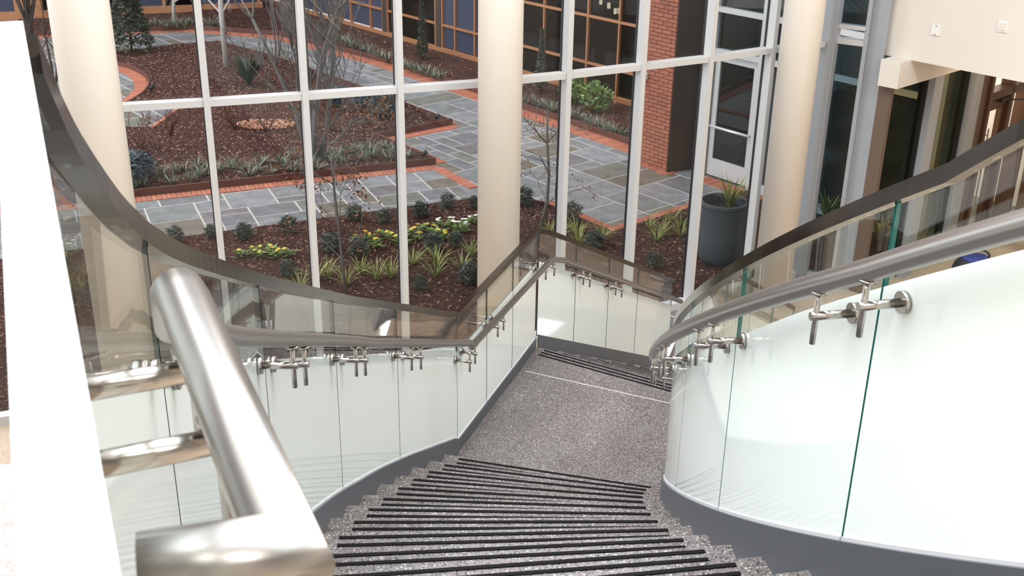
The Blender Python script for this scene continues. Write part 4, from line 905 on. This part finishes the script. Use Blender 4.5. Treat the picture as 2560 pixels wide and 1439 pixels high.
def tree(name, base, label, stems, ma, seed, h=1.2, depth=4, spread=0.5, kids=(2, 3), r=0.04, up_=0.3, leaf=None, nleaf=0, leafsz=0.04, minr=0.003, cat='tree', group=None, shrink=0.72):
    rr = random.Random(seed); ob = empty(name, base, label, cat, group); tips = []; tr = MB(); tw = MB()
    for s in stems:
        pts = [Vector(base) + Vector(s[0])] + [Vector(base) + Vector(q) for q in s[1:]]; k = len(pts)
        pts[0].z -= 0.02
        tr.tube(pts, [r * (1.15 - 0.6 * i / (k - 1)) for i in range(k)], 9)
        for i in range(max(1, k // 3), k):
            for _ in range(rr.randint(*kids) if i < k - 1 else 3):
                a = rr.uniform(0, 6.28); d = (pts[i] - pts[i - 1]).normalized(); sd = Matrix.Rotation(a, 3, d) @ d.orthogonal().normalized()
                branch(tw, rr, tuple(pts[i]), (d + sd * spread * 1.4), h * rr.uniform(0.7, 1.1), r * 0.45, depth, 4, spread, up_, kids, minr, tips, shrink)
    tr.build('trunk', ma, ob); tag(tw.build('branches', ma, ob), kind='stuff')
    if leaf:
        lm = MB()
        for i in range(nleaf):
            p, d = rr.choice(tips); p = p + Vector((rr.gauss(0, 0.06), rr.gauss(0, 0.06), rr.gauss(0, 0.05) - 0.02)); u = Vector((rr.gauss(0, 1), rr.gauss(0, 1), rr.gauss(-0.4, 1))).normalized() * leafsz; w = u.cross(Vector((rr.gauss(0, 1), rr.gauss(0, 1), rr.gauss(0, 1)))).normalized() * leafsz * 0.45
            lm.quad(p - u, p + w, p + u, p - w)
        tag(lm.build('leaves', leaf, ob), kind='stuff')
    return ob
P = px(783, 398, 0.08)
tree('bare_tree', P, 'multi-stemmed bare grey tree rising from the central bed', [((0, 0, 0), (0.0, 0.05, 0.6), (-0.02, 0.1, 1.3), (-0.05, 0.15, 2.0), (-0.1, 0.2, 2.8)), ((0.10, 0.05, 0), (0.24, 0.1, 0.5), (0.33, 0.15, 1.1), (0.42, 0.2, 1.9), (0.6, 0.3, 2.9)), ((-0.06, 0, 0.0), (-0.25, 0.0, 0.8), (-0.55, 0.05, 1.6), (-0.9, 0.1, 2.4)), ((0.02, -0.05, 0.0), (0.1, -0.1, 0.9), (0.25, -0.1, 1.8), (0.55, -0.1, 2.6))], m_bark, 21, 0.95, 4, 0.42, (2, 3), 0.045, 0.45, minr=0.0045)
P = px(865, 742, 0.03)
tree('maple_sapling', P, 'slim bare maple with rusty leaves in the near bed left of the middle column', [((0, 0, 0), (-0.03, 0.03, 0.5), (-0.06, 0.05, 1.0), (-0.10, 0.08, 1.5), (-0.12, 0.1, 2.0))], m_bark, 22, 0.55, 2, 0.9, (2, 3), 0.019, 0.02, m_orange, 650, 0.03, minr=0.004)
P = px(1352, 566, 0.03)
tree('maple_sapling', P, 'slim bare maple with twisting branches right of the middle column', [((0, 0, 0), (0.08, 0.02, 0.35), (0.10, 0.03, 0.8), (0.06, 0.03, 1.3), (0.05, 0.05, 1.8))], m_bark, 26, 0.62, 2, 1.0, (2, 3), 0.028, 0.0, m_orange, 260, 0.025, minr=0.0045)
P = px(566, 166, 0.08)
tree('birch', P, 'thin pale birch trunk standing in the central bed', [((0, 0, 0), (-0.01, 0, 1.2), (0.02, 0, 2.4), (0.0, 0.02, 3.8), (0.0, 0.0, 5.0))], m_birch, 24, 0.9, 2, 0.5, (1, 2), 0.06, 0.2, minr=0.004)
P = px(435, 62, 0.08)
tree('weeping_tree', P, 'small bare weeping tree in the far bed', [((0, 0, 0), (0.05, 0, 0.6), (0.1, 0, 1.2), (0.1, 0, 1.7))], m_birch, 25, 0.9, 3, 0.8, (2, 3), 0.05, -0.35, minr=0.004)
P = px(78, 112, 0.05)
tree('bare_tree', P, 'bare vase-shaped tree at the left edge beside the column', [((0, 0, 0), (0.0, 0, 0.5), (-0.2, 0, 1.2), (-0.5, 0, 2.0)), ((0.02, 0, 0), (0.05, 0, 0.5), (0.3, 0, 1.3), (0.55, 0, 2.2)), ((0, 0.02, 0), (0.02, 0, 0.6), (0.05, 0, 1.5), (0.0, 0, 2.4))], m_dbark, 27, 1.0, 3, 0.4, (2, 3), 0.06, 0.5, minr=0.005)
P = px(132, 232, 0.0)
tree('bare_shrub', P, 'bare dark shrub on the plaza side between the rail and the left column', [((0, 0, 0), (-0.08, 0, 0.4), (-0.12, 0, 0.9)), ((0.02, 0, 0), (0.15, 0, 0.4), (0.2, 0, 0.9), (0.35, 0, 1.3)), ((0, 0, 0), (0.04, 0.05, 0.5), (-0.02, 0.1, 1.2))], m_dbark, 28, 0.5, 2, 0.6, (1, 2), 0.03, 0.3, minr=0.005, cat='shrub')
for (x, y), lb, sd in [((590, 322), 'dry red-brown twiggy shrub left of the tan patch in the central bed', 31), ((668, 328), 'dry red-brown twiggy shrub in front of the tan patch', 32), ((428, 340), 'dry red-brown twiggy shrub beside the path stub', 33), ((835, 330), 'dry red-brown twiggy shrub right of the bare tree trunk', 34), ((352, 372), 'dry red-brown twiggy shrub next to the left column', 35), ((925, 318), 'dry red-brown twiggy shrub towards the right of the central bed', 36)]:
    P = px(x, y, 0.08); rr = random.Random(sd)
    tree('twiggy_shrub', P, lb, [((0, 0, 0), (rr.uniform(-.15, .15), rr.uniform(-.1, .1), 0.2), (rr.uniform(-.3, .3), rr.uniform(-.2, .2), 0.42)) for _ in range(6)], m_twig, sd, 0.22, 1, 0.6, (2, 3), 0.010, 0.4, minr=0.0035, cat='shrub', group='dry twiggy shrubs in the central bed')
patch = px(665, 312, 0.09); m = MB(); rr = random.Random(5)
for i in range(500):
    a = rr.uniform(0, 6.28); q = math.sqrt(rr.random()); c = patch + Vector((0.55 * q * math.cos(a), 0.35 * q * math.sin(a), 0.01 + rr.uniform(0, 0.02))); b = rr.uniform(0, 6.28); u = Vector((math.cos(b), math.sin(b), rr.uniform(-.3, .3))) * 0.05; w = Vector((-math.sin(b), math.cos(b), rr.uniform(-.3, .3))) * 0.022; m.quad(c - u, c + w, c + u, c - w)
m_dry = leafmat('dry tan leaf', (0.45, 0.22, 0.13), (0.34, 0.15, 0.09), (0.52, 0.30, 0.2)); tag(m.build('fallen_leaves', m_dry, None, tuple(patch)), 'patch of fallen tan leaves on the central bed', 'leaves', kind='stuff')
# conifers
def conifer(x, y, r, h, n, label, seed, ma=m_dgreen, leaf=0.12, z=0.08):
    p = px(x, y, z); ob = empty('conifer', p, label, 'tree'); me = leafball_mesh('foliage', int(n * 1.5), r, h, leaf, ma, seed, shape='cone', slim=0.18); o = link('foliage', me, ob, (0, 0, 0.05))
    m = MB(); m.tube([p, p + Vector((0, 0, h * 0.9))], [0.03, 0.008], 7); m.build('trunk', m_dbark, ob); return ob
conifer(330, 130, 0.62, 2.3, 2200, 'dark green conifer with a bushy base right of the left column', 41)
conifer(1057, 148, 0.16, 1.5, 700, 'slender dark columnar conifer before the black panes', 42, leaf=0.09)
conifer(1352, 232, 0.16, 1.3, 600, 'slender grey-green columnar conifer just right of the middle column', 43, m_lav, 0.09)
o = tag(link('needle_shrub', tuft_mesh('needle_shrub', 240, 0.80, 0.03, 0.8, m_dgreen, 44, 0.5), None, px(622, 212, 0.08)), 'low spiky dark green shrub beside the bare tree branches', 'shrub')
# round pot with a spiky plant outside the glass
pc = px(1795, 655, 0.0); pot = empty('planter_pot', (pc.x, pc.y, 0), 'large round blue-grey planter pot outside the glass near the right column', 'planter')
m = MB(); k = 40; prof = [(0.16, 0.0), (0.26, 0.03), (0.30, 0.15), (0.315, 0.5), (0.32, 0.84), (0.335, 0.88), (0.335, 0.92), (0.295, 0.92), (0.285, 0.80), (0.0, 0.80)]
for i, (r_, z) in enumerate(prof):
    for j in range(k): m.v.append((pc.x + r_ * math.cos(2 * math.pi * j / k), pc.y + r_ * math.sin(2 * math.pi * j / k), z))
for i in range(len(prof) - 1):
    for j in range(k): m.f.append((i * k + j, i * k + (j + 1) % k, (i + 1) * k + (j + 1) % k, (i + 1) * k + j)); m.m.append(1 if i >= 8 else 0); m.sm.append(i < 4)
m.build('pot', [m_pot, m_soil], pot)
pk = link('sedge', tuft_mesh('sedge', 60, 0.62, 0.022, 0.75, m_grass, 45), None, (pc.x + 0.1, pc.y + 0.05, 0.80)); tag(pk, 'tall yellow-green sedge growing in the blue-grey planter pot', 'plant')
for (x, y), lb in [((2066, 540), 'leafy plant outside the narrow corner bay'), ((2200, 600), 'tall leafy plant outside the corridor window'), ((1960, 600), 'grassy plant half hidden behind the right column')]:
    p = px(x, y, 0.02); o = link('leafy_plant', tuft_mesh('leafy_plant', 26, 0.6, 0.05, 0.6, m_grass, x), None, (p.x, p.y, 0.0)); tag(o, lb, 'plant')
# bed lights
for (x, y), lb in [((1092, 306), 'small black bed light at the far right tip of the central bed'), ((380, 232), 'small black bed light beside the curved brick ring'), ((474, 282), 'small black bed light at the top of the path stub'), ((1060, 400), 'small black bed light at the near right tip of the central bed')]:
    p = px(x, y, 0.08); ob = empty('bed_light', p, lb, 'lamp', 'bed lights'); m = MB(); m.tube([p, p + Vector((0, 0, 0.10))], 0.012, 8); m.build('stake', m_black, ob); m = MB(); m.tube([p + Vector((-0.03, 0, 0.09)), p + Vector((0.05, 0, 0.16))], 0.04, 10); m.build('lamp_head', m_black, ob)
